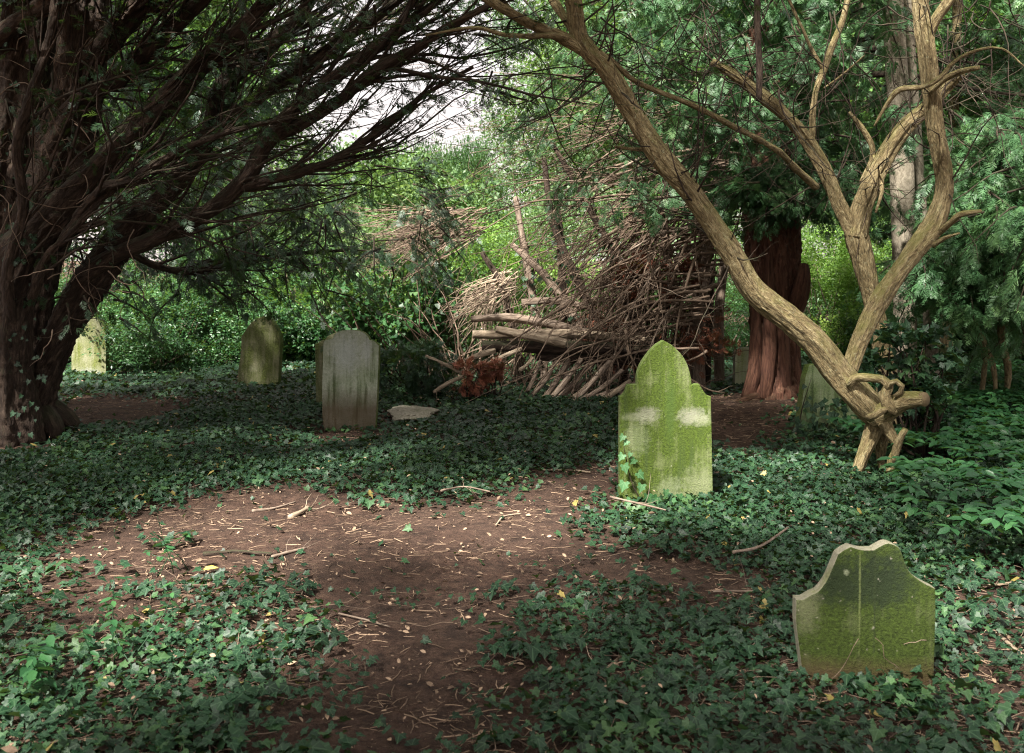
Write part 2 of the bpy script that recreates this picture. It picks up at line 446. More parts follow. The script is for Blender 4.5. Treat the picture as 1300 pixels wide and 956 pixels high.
def poly(px): return np.array([G(*p)[:2] for p in px])
DIRT = [poly([(60, 700), (150, 655), (260, 632), (330, 612), (430, 622), (500, 640), (580, 638), (650, 612), (700, 597), (770, 578), (800, 590), (800, 640),
              (735, 650), (760, 680), (850, 700), (950, 712), (1010, 735), (1010, 765), (900, 752), (820, 735), (700, 752), (655, 770), (650, 800), (665, 890),
              (650, 1000), (410, 1000), (415, 860), (425, 800), (430, 775), (380, 735), (300, 722), (250, 745), (200, 770), (150, 830), (90, 830), (90, 760)]),
        poly([(860, 500), (1015, 498), (1010, 540), (960, 572), (905, 582), (870, 560)]),
        poly([(-120, 560), (60, 543), (75, 508), (200, 506), (245, 520), (200, 538), (90, 545), (70, 570), (0, 590)]),
        poly([(480, 520), (545, 518), (560, 540), (490, 545)]),
        poly([(395, 545), (480, 545), (478, 560), (400, 562)])]
HALF = [poly([(1190, 735), (1290, 725), (1420, 760), (1420, 1000), (1195, 1000), (1185, 850)]),
        poly([(800, 735), (1010, 735), (1010, 820), (900, 815), (700, 870), (640, 830), (700, 760)]),
        poly([(-100, 700), (180, 640), (260, 640), (260, 750), (0, 830), (-100, 900)]),
        poly([(-100, 800), (180, 745), (440, 700), (460, 1000), (-100, 1000)]), poly([(640, 740), (900, 760), (1180, 860), (1180, 1000), (650, 1000)])]
HAMT = [.30, .30, .42, .50, .55]
def inside(pl, x, y):
    c = np.zeros(x.shape, bool); n = len(pl)
    for a in range(n):
        x0, y0 = pl[a]; x1, y1 = pl[(a + 1) % n]
        if y0 == y1: continue
        c ^= ((y0 > y) != (y1 > y)) & (x < (x1 - x0) * (y - y0) / (y1 - y0) + x0)
    return c
def ivy_density(x, y):
    jx = x + .35 * (fbm(x * 2.5, y * 2.5, 51) - .5); jy = y + .5 * (fbm(x * 2.5, y * 2.5, 77) - .5)
    d = np.ones_like(x)
    for p, a_ in zip(HALF, HAMT): d[inside(p, jx, jy)] = a_
    for p in DIRT: d[inside(p, jx, jy)] = .035
    return d * np.clip(.55 + 1.1 * (fbm(x * 1.7, y * 1.7, 5) - .2), .3, 1.2)

rs = np.random.RandomState(4)
STONES = []   # (x, y) kept clear of leaves just in front
iv = MB()
for (y0, y1, dens, tm, smin, smax) in ((2.9, 5.2, 2300, leaf_ivy(), .018, .050), (5.2, 8, 1700, leaf_ivy(), .022, .052), (8, 11.5, 950, leaf_ivy_small(), .034, .062), (11.5, 19, 520, leaf_ivy_small(), .045, .08)):
    W = .60 * y1 + 1.2; n = int(2 * W * (y1 - y0) * dens)
    x = rs.uniform(-W, W, n); y = rs.uniform(y0, y1, n)
    k = (abs(x) < .60 * y + 1.2); x = x[k]; y = y[k]; n = len(x)
    D = np.mean([ivy_density(x + .22 * math.cos(q * 1.26 + 1), y + .28 * math.sin(q * 1.26 + 1)) for q in range(5)] + [ivy_density(x, y)], axis=0)
    D = np.clip((D - .05) * 1.15, .02, 1.2); k = rs.rand(n) < D ** 1.35; x = x[k]; y = y[k]; D = D[k]; n = len(x)
    h = np.where(D > .12, .015 + .15 * fbm(x * 1.3, y * 1.3, 21) * np.clip(D, 0, 1), .02)
    lay = rs.rand(n) ** .6
    z = gz(x, y) + h * lay + .008
    az = rs.rand(n) * 2 * PI
    d = np.stack([np.cos(az), np.sin(az), -.25 + .35 * rs.randn(n)], -1)
    up = jit(rs, n, 1, .38); up[:, 1] -= .22
    s = rs.uniform(smin, smax, n) * np.where(rs.rand(n) < .2, 1.25, 1)
    inst(iv, tm, np.stack([x, y, z], -1), d, up, s, rs.rand(n))
# runners: creeping stems with leaves set along them, in the thin patches and over the patch edges
st_ = MB(); n_r = 0
while n_r < 420:
    y = 2.9 + 5.2 * rs.rand() ** 1.4; x = rs.uniform(-.6 * y - .6, .6 * y + .6); D = float(ivy_density(np.array([x]), np.array([y]))[0])
    if D > .8 and rs.rand() < .7 or D < .1 and rs.rand() < .97: continue
    n_r += 1; L = rs.uniform(.25, .95); k = 12; a_ = rs.rand() * 6.28; px_, py_ = [x], [y]
    for q in range(k): a_ += rs.randn() * .28; px_.append(px_[-1] + math.cos(a_) * L / k); py_.append(py_[-1] + math.sin(a_) * L / k)
    px_, py_ = np.array(px_), np.array(py_); pz = gz(px_, py_) + .015 + .03 * rs.rand(k + 1); pp = np.stack([px_, py_, pz], -1)
    from_r = rs.uniform(.0016, .003); T_ = np.linspace(1, .4, k + 1) * from_r
    V0 = pp; tube_args = (pp, T_)
    tube(st_, *tube_args, 4)
    m = rs.randint(9, 22); t = np.sort(rs.rand(m)); idx = np.minimum((t * k).astype(int), k - 1); f = t * k - idx
    q0 = pp[idx] * (1 - f)[:, None] + pp[idx + 1] * f[:, None]; sd_ = np.where(np.arange(m) % 2, 1, -1) * rs.uniform(.7, 1.7, m); az = a_ + sd_
    off = np.stack([np.cos(az), np.sin(az), 1.2 + 0 * az], -1) * rs.uniform(.01, .035, m)[:, None]
    up = jit(rs, m, 1, .3); up[:, 1] -= .2
    big = rs.uniform(.7, 1.4)
    inst(iv, leaf_ivy(), q0 + off, np.stack([np.cos(az), np.sin(az), -.25 + .2 * rs.randn(m)], -1), up, big * (.052 - .030 * t) * rs.uniform(.7, 1.25, m), np.clip(rs.rand() * .5 + .5 * rs.rand(m), 0, .99))
tag(st_.build('ivy_runners', M['dead_twig']), 'thin brown ivy stems creeping over the soil', kind='stuff')
tag(iv.build('ivy_ground_cover', M['ivy']), 'dark green ivy leaves carpeting the ground', kind='stuff')

# taller undergrowth on the right
ug = MB(); U = poly([(1060, 505), (1300, 480), (1500, 480), (1550, 740), (1190, 735), (1120, 690), (1130, 600), (1050, 570)])
n = 15000; x = rs.uniform(2.2, 9, n); y = rs.uniform(4.4, 13, n); k = inside(U, x, y); x = x[k]; y = y[k]; n = len(x)
k = rs.rand(n) < np.clip(fbm(x * 1.6, y * 1.6, 88) * 2.4 - .5, .05, 1); x = x[k]; y = y[k]; n = len(x)
hh = .12 + .26 * fbm(x * 1.1, y * 1.1, 44) + .06 * rs.rand(n)
az = rs.rand(n) * 2 * PI
ug_pos = np.stack([x, y, gz(x, y) + hh], -1)
for q in range(3):
    a2 = az + (q - 1) * 1.25
    d = np.stack([np.cos(a2), np.sin(a2), -.2 + .15 * rs.randn(n)], -1); up = jit(rs, n, 1, .25); up[:, 1] -= .15
    inst(ug, leaf_oval(), ug_pos, d, up, rs.uniform(.06, .11, n), rs.rand(n))
tag(ug.build('bramble_undergrowth', M['bramble']), 'taller three-leaved undergrowth filling the right side', kind='stuff')

# litter of twigs and dead leaves on the bare soil
lt = MB()
n = 150000; x = rs.uniform(-7, 6, n); y = 2.9 + 13 * rs.rand(n) ** 1.5; k = (abs(x) < .6 * y + .8)
x = x[k]; y = y[k]; D = ivy_density(x, y); k = rs.rand(len(x)) < np.where(D < .5, np.clip((fbm(x * 2.6, y * 2.6, 61) - .36) * 4.5, .12, 1), .12); x = x[k]; y = y[k]; n = len(x)
V = np.array([(0, -.5, 0), (0, .5, 0), (0, 0, .9), (.45, .8, 0), (.45, 1.8, 0), (.45, 1.3, 1.0), (1, -.35, .2), (1, .35, .2), (1, 0, .9)]); V[:, 1:] *= .05
bend = np.array([(0, 1, 4), (0, 4, 3), (1, 2, 5), (1, 5, 4), (2, 0, 3), (2, 3, 5)]); bend = np.vstack([bend, bend + 3])
az = rs.rand(n) * 2 * PI + 0; L = .010 + .09 * rs.rand(n) ** 4.5
inst(lt, (V, bend), np.stack([x, y, gz(x, y) + .004 + .006 * rs.rand(n)], -1), np.stack([np.cos(az), np.sin(az), .06 * rs.randn(n)], -1), jit(rs, n, 1, .6), L, rs.rand(n) ** 1.2)
n = 10000; x = rs.uniform(-7, 6, n); y = 2.9 + 12 * rs.rand(n) ** 1.6; D = ivy_density(x, y); k = (rs.rand(n) < np.where(D < .5, 1, .35)) & (abs(x) < .6 * y + .8); x = x[k]; y = y[k]; n = len(x)
az = rs.rand(n) * 2 * PI
inst(lt, leaf_oval(), np.stack([x, y, gz(x, y) + .012 + np.where(ivy_density(x, y) > .5, .08, 0)], -1), np.stack([np.cos(az), np.sin(az), .3 * rs.randn(n)], -1), jit(rs, n, 1, .5), rs.uniform(.006, .034, n) * np.where(rs.rand(n) < .1, 1.6, 1), .3 + .7 * rs.rand(n))
tag(lt.build('twig_and_leaf_litter', M['litter']), 'small dry twigs and dead leaves scattered on the brown soil', kind='stuff')

# ================================================================ gravestones
import bmesh
def mat_stone(name, base0, base1, algae, algae_amt, spots=(), extra=None, dark_streak=None, soil_h=.0, pale=(.42, .38, .32)):
    """weathered stone; spots = (x, z, rx, rz, colour, amount) marks at fixed places on the face"""
    m, nt, b, out = mat_new(name); g = NT(nt); o = g.obj(); s = g.sep(o)
    n1 = g.noise(o, 5, 6, .6); n2 = g.noise(o, 38, 6, .7); st = g.noise(g.mul(o, (9, 3, .8)), 2.2, 5, .6); nf = g.noise(o, 130, 3, .7)
    c = g.ramp(n2, [(.3, base0), (.7, base1)])
    f = g.m('ADD', g.m('MULTIPLY', n1, .9), g.m('MULTIPLY', st, .8)); f = g.m('MULTIPLY', g.m('SUBTRACT', f, .95 - algae_amt), 2.6, clamp=True)
    ac = g.mix(g.ramp(g.noise(o, 70, 8, .8), [(.38, 0.), (.62, 1.)]), tuple(.42 * v for v in algae), tuple(min(1, 1.5 * v) for v in algae))
    c = g.mix(f, c, ac)
    if dark_streak:
        f = g.ramp(st, [(.52, 0.), (.68, 1.)]); c = g.mix(g.m('MULTIPLY', f, .75), c, dark_streak)
    for (x, z, rx, rz, colr, amt) in spots:
        dx = g.m('DIVIDE', g.m('SUBTRACT', s[0], x), rx); dz = g.m('DIVIDE', g.m('SUBTRACT', s[2], z), rz)
        d = g.m('SQRT', g.m('ADD', g.m('MULTIPLY', dx, dx), g.m('MULTIPLY', dz, dz)))
        d = g.m('ADD', d, g.m('MULTIPLY', g.m('SUBTRACT', g.noise(o, 26, 8, .8), .5), 2.6))
        f = g.m('MULTIPLY', g.ramp(d, [(.35, 1.), (1.15, 0.)]), amt)
        c = g.mix(f, c, colr)
    # lichen specks
    c = g.mix(g.m('MULTIPLY', g.ramp(g.noise(o, 48, 2, .5), [(.68, 0.), (.76, 1.)]), .35), c, pale)
    c = g.mix(g.m('MULTIPLY', g.ramp(nf, [(.58, 0.), (.68, 1.)]), .45), c, tuple(.35 * v for v in algae))
    if soil_h:
        f = g.m('ADD', g.m('MULTIPLY', g.m('SUBTRACT', n1, .5), .5), g.m('DIVIDE', s[2], soil_h))
        c = g.mix(g.m('MULTIPLY', g.ramp(f, [(.45, 1.), (1.15, 0.)]), .8), c, (.075, .045, .025))
    g.l(c, b.inputs['Base Color']); b.inputs['Roughness'].default_value = .88; b.inputs['Specular IOR Level'].default_value = .25
    g.bump(g.m('ADD', g.m('MULTIPLY', n2, .8), g.m('MULTIPLY', nf, .6)), .9, .012, b)
    return m

def gravestone(outline, Yd, thick, mat, side, label, lean=0, back=0, yaw=0, base=None, group='upright gravestones in the churchyard', cracks=(), extra_depth=.12, bev=.006):
    """outline in photo pixels (front face, clockwise from bottom left), standing at distance Yd"""
    bx, by = base
    k = Yd / FPX; pts = [((x - bx) * k, (by - y) * k) for x, y in outline]
    lo = min(p[1] for p in pts)
    bm = bmesh.new(); vs = []
    q = []
    for a, p in enumerate(pts):
        q.append((p[0], 0, p[1] - (extra_depth if p[1] < lo + .03 else 0)))
    vs = [bm.verts.new(v) for v in q]; f = bm.faces.new(vs)
    if f.normal.y > 0: f.normal_flip()
    r = bmesh.ops.extrude_face_region(bm, geom=[f]); nv = [v for v in r['geom'] if isinstance(v, bmesh.types.BMVert)]
    bmesh.ops.translate(bm, verts=nv, vec=(0, thick, 0))
    bmesh.ops.recalc_face_normals(bm, faces=bm.faces)
    for fc in bm.faces: fc.material_index = 0 if len(fc.verts) > 4 else 1
    es = [e for e in bm.edges if abs(e.verts[0].co.y - e.verts[1].co.y) < 1e-6]
    bmesh.ops.bevel(bm, geom=es, offset=bev, segments=2, profile=.6, affect='EDGES', material=-1)
    me = bpy.data.meshes.new('gravestone'); bm.to_mesh(me); bm.free()
    me.materials.append(mat); me.materials.append(side)
    o = bpy.data.objects.new('gravestone', me); C.objects.link(o)
    p = P(bx, by, Yd); o.location = (p[0], Yd, p[2])
    o.rotation_euler = (math.radians(back), math.radians(lean), math.radians(yaw))
    tag(o, label, 'gravestone', group)
    return o

def crop(pts, ox, oy, s): return [(ox + x / s, oy + y / s) for x, y in pts]
def arc(pts, n=5):
    """round an outline off through its points (open Catmull-Rom)"""
    q = resample(np.array([(x, y, 0.) for x, y in pts]), 1e9) if False else None
    p = [pts[0]] + list(pts) + [pts[-1]]; out = []
    for i in range(1, len(p) - 2):
        a, b, c, d = map(np.array, (p[i - 1], p[i], p[i + 1], p[i + 2]))
        for j in range(n):
            t = j / n; out.append(tuple(.5 * ((2 * b) + (-a + c) * t + (2 * a - 5 * b + 4 * c - d) * t * t + (-a + 3 * b - 3 * c + d) * t ** 3)))
    return out + [tuple(pts[-1])]

GREEN = (.115, .165, .028); OLIVE = (.085, .105, .028)
side_p = mat_stone('stone_edge', (.15, .145, .10), (.27, .25, .19), (.15, .17, .06), .12)
side_g = mat_stone('mossy_stone_edge', (.10, .11, .05), (.22, .22, .12), (.08, .12, .025), .45)
# main stone, pointed head between two scooped shoulders
o_main = arc([(100, 322), (118, 312), (132, 288), (138, 262)], 4) + [(140, 260), (188, 258)] + arc([(188, 250), (190, 205), (205, 160), (238, 108), (278, 62), (322, 33)], 5) \
    + arc([(322, 33), (368, 60), (418, 110), (448, 165), (464, 225), (467, 256)], 5)[1:] + [(469, 258), (508, 258)] + arc([(510, 260), (524, 285), (545, 312), (568, 322)], 4)
o_main = crop([(104, 890)] + o_main + [(588, 890)], 760, 420, 3.982)
ms = mat_stone('green_lichen_stone', (.15, .17, .08), (.24, .26, .14), (.060, .092, .012), .50, dark_streak=(.045, .07, .018),
               spots=((-.135, .60, .10, .075, (.33, .32, .26), .5), (.165, .59, .125, .075, (.34, .33, .28), .52), (-.20, .59, .13, .035, (.26, .28, .18), .5), (.24, .57, .10, .05, (.28, .30, .19), .5), (.02, .64, .045, .30, (.055, .095, .018), .7),
                      (-.20, .45, .1, .14, (.30, .34, .2), .35), (.22, .12, .16, .18, (.26, .28, .17), .45), (.02, .10, .12, .12, (.26, .29, .18), .4)))
s1 = gravestone(o_main, 6.45, .085, ms, side_g, 'tall bright green gravestone with pointed head, scooped shoulders and two pale patches', lean=0, back=-1.5, yaw=2, base=(846, 642))
# near stone, broken double head with concave shoulders
o_near = crop([(140, 978), (112, 800), (80, 560)] + [(80, 432)] + arc([(118, 432), (165, 402), (205, 380), (250, 318), (285, 235), (312, 166)], 4) + arc([(312, 166), (345, 140), (383, 120)], 3)[1:] +
              arc([(383, 120), (440, 136), (510, 136)], 4)[1:] + arc([(510, 136), (555, 108), (592, 95), (640, 112), (658, 132)], 3)[1:] + arc([(658, 132), (692, 225), (722, 268), (782, 312), (852, 346)], 4)[1:] +
              [(856, 480), (852, 700), (836, 978)], 990, 660, 4.345)
mn = mat_stone('dark_green_stone', (.07, .085, .038), (.14, .155, .07), (.036, .056, .008), .54, soil_h=.16,
               spots=((-.10, .44, .13, .12, (.016, .026, .009), .93), (.06, .45, .15, .15, (.012, .02, .008), .93), (-.02, .40, .24, .07, (.016, .026, .009), .75), (-.02, .60, .008, .05, (.5, .45, .38), .75), (-.07, .47, .014, .014, (.35, .38, .25), .4),
                      (-.22, .33, .07, .12, (.20, .20, .12), .4), (-.02, .38, .005, .28, (.16, .19, .07), .5), (.035, .38, .006, .25, (.02, .03, .01), .8)))
s2 = gravestone(o_near, 3.64, .075, mn, side_p, 'short dark green gravestone with scooped shoulders and broken two-humped top', lean=0, back=-4, yaw=-5, base=(1097, 885), extra_depth=.2)
# crack across the near stone
ck = MB(); cpx = crop([(680, 668), (715, 655), (745, 655), (775, 640), (805, 640)], 990, 660, 4.345); k = 3.64 / FPX
tube(ck, [((x - 1097) * k, -.001, (885 - y) * k) for x, y in cpx], [.0012] * 5, 5, .01); cko = ck.build('crack_ridge', M['pale_wood']); cko.parent = s2
vn_ = MB()
for c_ in ([(270, 888), (340, 830), (390, 750), (400, 700), (440, 655)], [(530, 650), (565, 690), (580, 760), (630, 800), (665, 825)]):
    cpx = crop(c_, 990, 660, 4.345); tube(vn_, [P(x + 1.5 * math.sin(y * .3), y, 3.60) for x, y in cpx], [.0012] * 5, 6, .02)
tag(vn_.build('dry_vine', M['dead_twig']), 'thin dry vine stems crossing the foot of the short dark gravestone', 'vine')
# rounded stone with small shoulders, grey face and brown foot
o3 = crop([(760, 900), (728, 850), (718, 745), (718, 600), (724, 300), (726, 243)] + arc([(745, 228), (792, 216), (803, 190), (835, 166), (885, 156), (955, 156), (1015, 170), (1048, 198), (1060, 220)], 3) +
          arc([(1066, 222), (1095, 232), (1128, 262)], 3) + [(1126, 400), (1116, 700), (1108, 850), (1080, 900)], 280, 390, 5.62)
m3 = mat_stone('grey_green_stone', (.23, .26, .19), (.38, .41, .33), (.10, .145, .05), .18, soil_h=.42, dark_streak=(.05, .065, .03),
               spots=((-.02, .72, .17, .22, (.40, .43, .41), .7), (.17, .75, .06, .15, (.40, .42, .41), .6)))
gravestone(o3, 9.3, .09, m3, side_g, 'grey gravestone with rounded top and small shoulders, brown at its foot', lean=1, back=-1, yaw=-3, base=(442, 545))
o3b = [(401, 500), (401, 436)] + arc([(401, 436), (408, 432), (414, 430), (420, 424), (440, 419), (462, 424), (470, 432)], 3) + [(470, 500)]
mo = mat_stone('olive_stone', (.13, .13, .08), (.21, .20, .13), OLIVE, .35)
gravestone(o3b, 10.6, .09, mo, side_g, 'gravestone almost hidden behind the grey rounded one, left edge showing', base=(436, 522), lean=0, yaw=0)
o2 = crop([(105, 560), (112, 470), (132, 300), (130, 212)] + arc([(130, 212), (155, 175), (205, 108), (250, 78), (300, 60), (340, 75), (380, 115), (415, 180), (428, 240)], 4)[1:] + [(425, 300), (415, 575)], 280, 390, 5.62)
m2 = mat_stone('olive_green_stone', (.16, .155, .09), (.26, .25, .16), (.095, .115, .032), .38, spots=((-.07, .22, .08, .05, (.3, .3, .2), .4),))
gravestone(o2, 12.4, .10, m2, side_g, 'olive gravestone with bluntly pointed top standing alone in ivy under the yew boughs', lean=2, back=-2, yaw=-9, base=(328, 491))
o1 = crop([(255, 800), (262, 300)] + arc([(262, 290), (300, 200), (380, 130), (470, 105), (570, 128), (630, 185), (668, 262)], 4) + [(655, 800)], 60, 390, 8.69)
m1 = mat_stone('olive_lichen_stone', (.17, .17, .10), (.27, .27, .18), (.11, .13, .03), .30, spots=((.0, .05, .25, .12, (.3, .32, .34), .6),))
gravestone(o1, 13.3, .10, m1, side_g, 'round topped gravestone half hidden by the leaning trunk at far left', lean=1, yaw=-6, base=(113, 482))
o5 = [(932, 493), (932, 446), (940, 440.5), (968, 440.5), (978, 446), (980, 493)]
m5 = mat_stone('pale_green_stone', (.48, .50, .32), (.62, .64, .45), (.30, .38, .14), .2)
gravestone(o5, 12.5, .10, m5, side_p, 'small pale green gravestone peeping out beside the big red-brown trunk', yaw=6, base=(955, 493))
o6 = [(1008, 556), (1019, 478), (1024, 462), (1034, 461), (1058, 470), (1086, 480), (1094, 500), (1090, 556)]
m6 = mat_stone('streaked_green_stone', (.22, .25, .16), (.34, .38, .25), (.13, .19, .07), .36, dark_streak=(.04, .055, .025))
gravestone(o6, 9.0, .10, m6, side_g, 'streaked leaning gravestone behind the slanting thorn trunk, ivy over its foot', lean=1, back=-3, yaw=10, base=(1048, 555))
o7 = [(1165, 505)] + arc([(1165, 470), (1170, 448), (1188, 437), (1206, 445), (1213, 468)], 4) + [(1211, 505)]
gravestone(o7, 11.6, .10, mo, side_g, 'dim round-headed gravestone in the shade behind the ivy clump on the right', lean=3, base=(1189, 503))
OVER = 165
# ================================================================ trees
T_FR = frond(9, False, 1); T_FR2 = frond(8, False, 2); T_ND = frond(6, True, 3)
T_BC = cluster(12, .30, leaf_kite(), 5, .075)
T_BC2 = cluster(10, .22, leaf_kite(), 6, .062)
T_IV = leaf_ivy(); T_IVS = leaf_ivy_small()

def ctrl(c):
    """(px, py, Y, radius px) list -> points, radii in metres"""
    pts = np.array([P(a[0], a[1], a[2]) for a in c]); r = np.array([a[3] * a[2] / FPX for a in c]); return pts, r

def fine(pts, rad, step=.05):
    q = resample(np.column_stack([pts, rad]), step); return q[:, :3], q[:, 3]

def shoots(mb, rs, pts, rad, n, L, bias, spread, level=1, t0=.15, t1=1., rr=.45, rmax=.02, lift=0., wob=.14, seg=5, out=None, tang=.8):
    for i in range(n):
        t = rs.uniform(t0, t1); p, tg = along(pts, t)
        r = min(rmax, np.interp(t, np.linspace(0, 1, len(rad)), rad) * rr) * rs.uniform(.5, 1)
        d = tg * tang + np.array(bias) * 1.0 + rs.randn(3) * spread
        l = rs.uniform(*L)
        a, b = grow(rs, p, d, l, r, n=8, wob=wob, lift=lift, tip=.2)
        tube(mb, a, b, seg, seed=rs.randint(9999))
        if out is not None: out.append(a)
        if level > 1:
            shoots(mb, rs, a, b, rs.randint(3, 7), (l * .25, l * .6), np.array(bias) * .5, spread, level - 1, .15, 1, .6, rmax * .6, lift, wob * 1.2, max(3, seg - 1), out, tang)

def dress(mb, rs, paths, tm, dens, s, droop=.35, side=.9, t0=.3):
    """fronds along shoots"""
    pos = []; dd = []; 
    for a in paths:
        l = np.linalg.norm(a[-1] - a[0]); k = max(1, int(l * dens * rs.uniform(.5, 1.4)))
        for _ in range(k):
            p, tg = along(a, rs.uniform(t0, 1)); sidev = nrm(np.cross(tg, [0, 0, 1.])) * (1 if rs.rand() < .5 else -1)
            pos.append(p); dd.append(nrm(tg * .7 + sidev * side * rs.rand() + np.array([0, 0, -droop * rs.uniform(.2, 1.6)]) + rs.randn(3) * .2))
    if not pos: return
    n = len(pos); inst(mb, tm, pos, np.array(dd), jit(rs, n, 1, .3), rs.uniform(s[0], s[1], n), np.clip(rs.rand(n), 0, 1))

def bough(mb, wood, rs, p, u, L, n, fs, tm, droop=.5, r=.012):
    a, b = grow(rs, p, u, L, r, n=7, wob=.1, lift=-droop * .16, tip=.25)
    if wood is not None: tube(wood, a, b, 4, seed=rs.randint(999))
    t = rs.rand(n) ** .8; pos = []; dd = []; base = rs.rand()
    for k in range(n):
        q, tg = along(a, t[k]); sv = nrm(np.cross(tg, [0, 0, 1.])); sg = 1 if k % 2 else -1
        ang = rs.uniform(.2, 1.1)
        pos.append(q + sv * sg * rs.rand() * L * .16 + rs.randn(3) * .03)
        dd.append(nrm(tg * math.cos(ang) + sv * sg * math.sin(ang) + np.array([0, 0, -droop * rs.uniform(.1, .9)])))
    inst(mb, tm, pos, np.array(dd), jit(rs, n, 1, .35), rs.uniform(fs[0], fs[1], n), np.clip(base * .5 + rs.rand(n) * .6, 0, 1))

def blob(mb, rs, c, R, nclump, per, tm, s, cr=.35, shell=.55, flat=1.0, zmin=None):
    c = np.array(c, float); R = np.array(R, float)
    d = rs.randn(nclump, 3); d /= np.linalg.norm(d, axis=1)[:, None]
    rad = shell + (1 - shell) * rs.rand(nclump, 1)
    cc = c + d * R * rad
    p = np.repeat(cc, per, 0) + rs.randn(nclump * per, 3) * cr * np.array([1, 1, .7 * flat])
    o = np.repeat(d, per, 0) + rs.randn(nclump * per, 3) * .7; o[:, 2] -= .15
    base = np.repeat(rs.rand(nclump), per)
    k = np.ones(len(p), bool) if zmin is None else p[:, 2] > zmin
    p = p[k]; o = o[k]; base = base[k]; n = len(p)
    inst(mb, tm, p, o, jit(rs, n, 1, .5), rs.uniform(s[0], s[1], n), np.clip(.45 * base + .55 * rs.rand(n), 0, 1))
    return cc

# ---------------------------------------------------------------- the old yew on the left
rs = np.random.RandomState(11)
yb = P(15, 540, 9.3); yb[2] = 0
yew = thing('yew_tree', yb, 'huge dark multi-stemmed yew leaning in from the left with long sweeping limbs', 'tree')
mb = MB()
STEMS = [[(-40, 560, 9.4, 60), (-30, 500, 9.4, 46), (-10, 400, 9.4, 42), (5, 280, 9.3, 40), (20, 150, 9.2, 34), (40, 30, 9.1, 30), (60, -120, 9.0, 26), (90, -300, 8.9, 18)],
         [(10, 560, 9.2, 42), (18, 500, 9.2, 34), (30, 400, 9.15, 30), (52, 290, 9.1, 28), (85, 180, 9.0, 26), (105, 80, 8.9, 24), (112, -40, 8.8, 22), (120, -250, 8.7, 15)],
         [(30, 550, 9.0, 30), (44, 500, 9.0, 23), (72, 430, 8.9, 18), (106, 370, 8.8, 17), (150, 310, 8.7, 16), (185, 270, 8.6, 14)],
         [(20, 560, 8.7, 30), (12, 480, 8.6, 24), (18, 380, 8.5, 22), (50, 300, 8.4, 22), (80, 265, 8.3, 19)],
         [(-90, 560, 9.6, 40), (-80, 400, 9.7, 34), (-60, 200, 9.7, 30), (-40, 0, 9.8, 26), (-30, -250, 9.8, 18)],
         [(70, 150, 9.6, 20), (60, 60, 9.6, 18), (50, -60, 9.6, 16), (30, -260, 9.5, 10)]]
for i_, c_ in enumerate(STEMS):
    p_, r_ = ctrl(c_); tube(mb, p_, r_ * 1.08, 96, .02, lump=.35, flute=.16, seed=i_ * 3 + 1, ridge=.03)
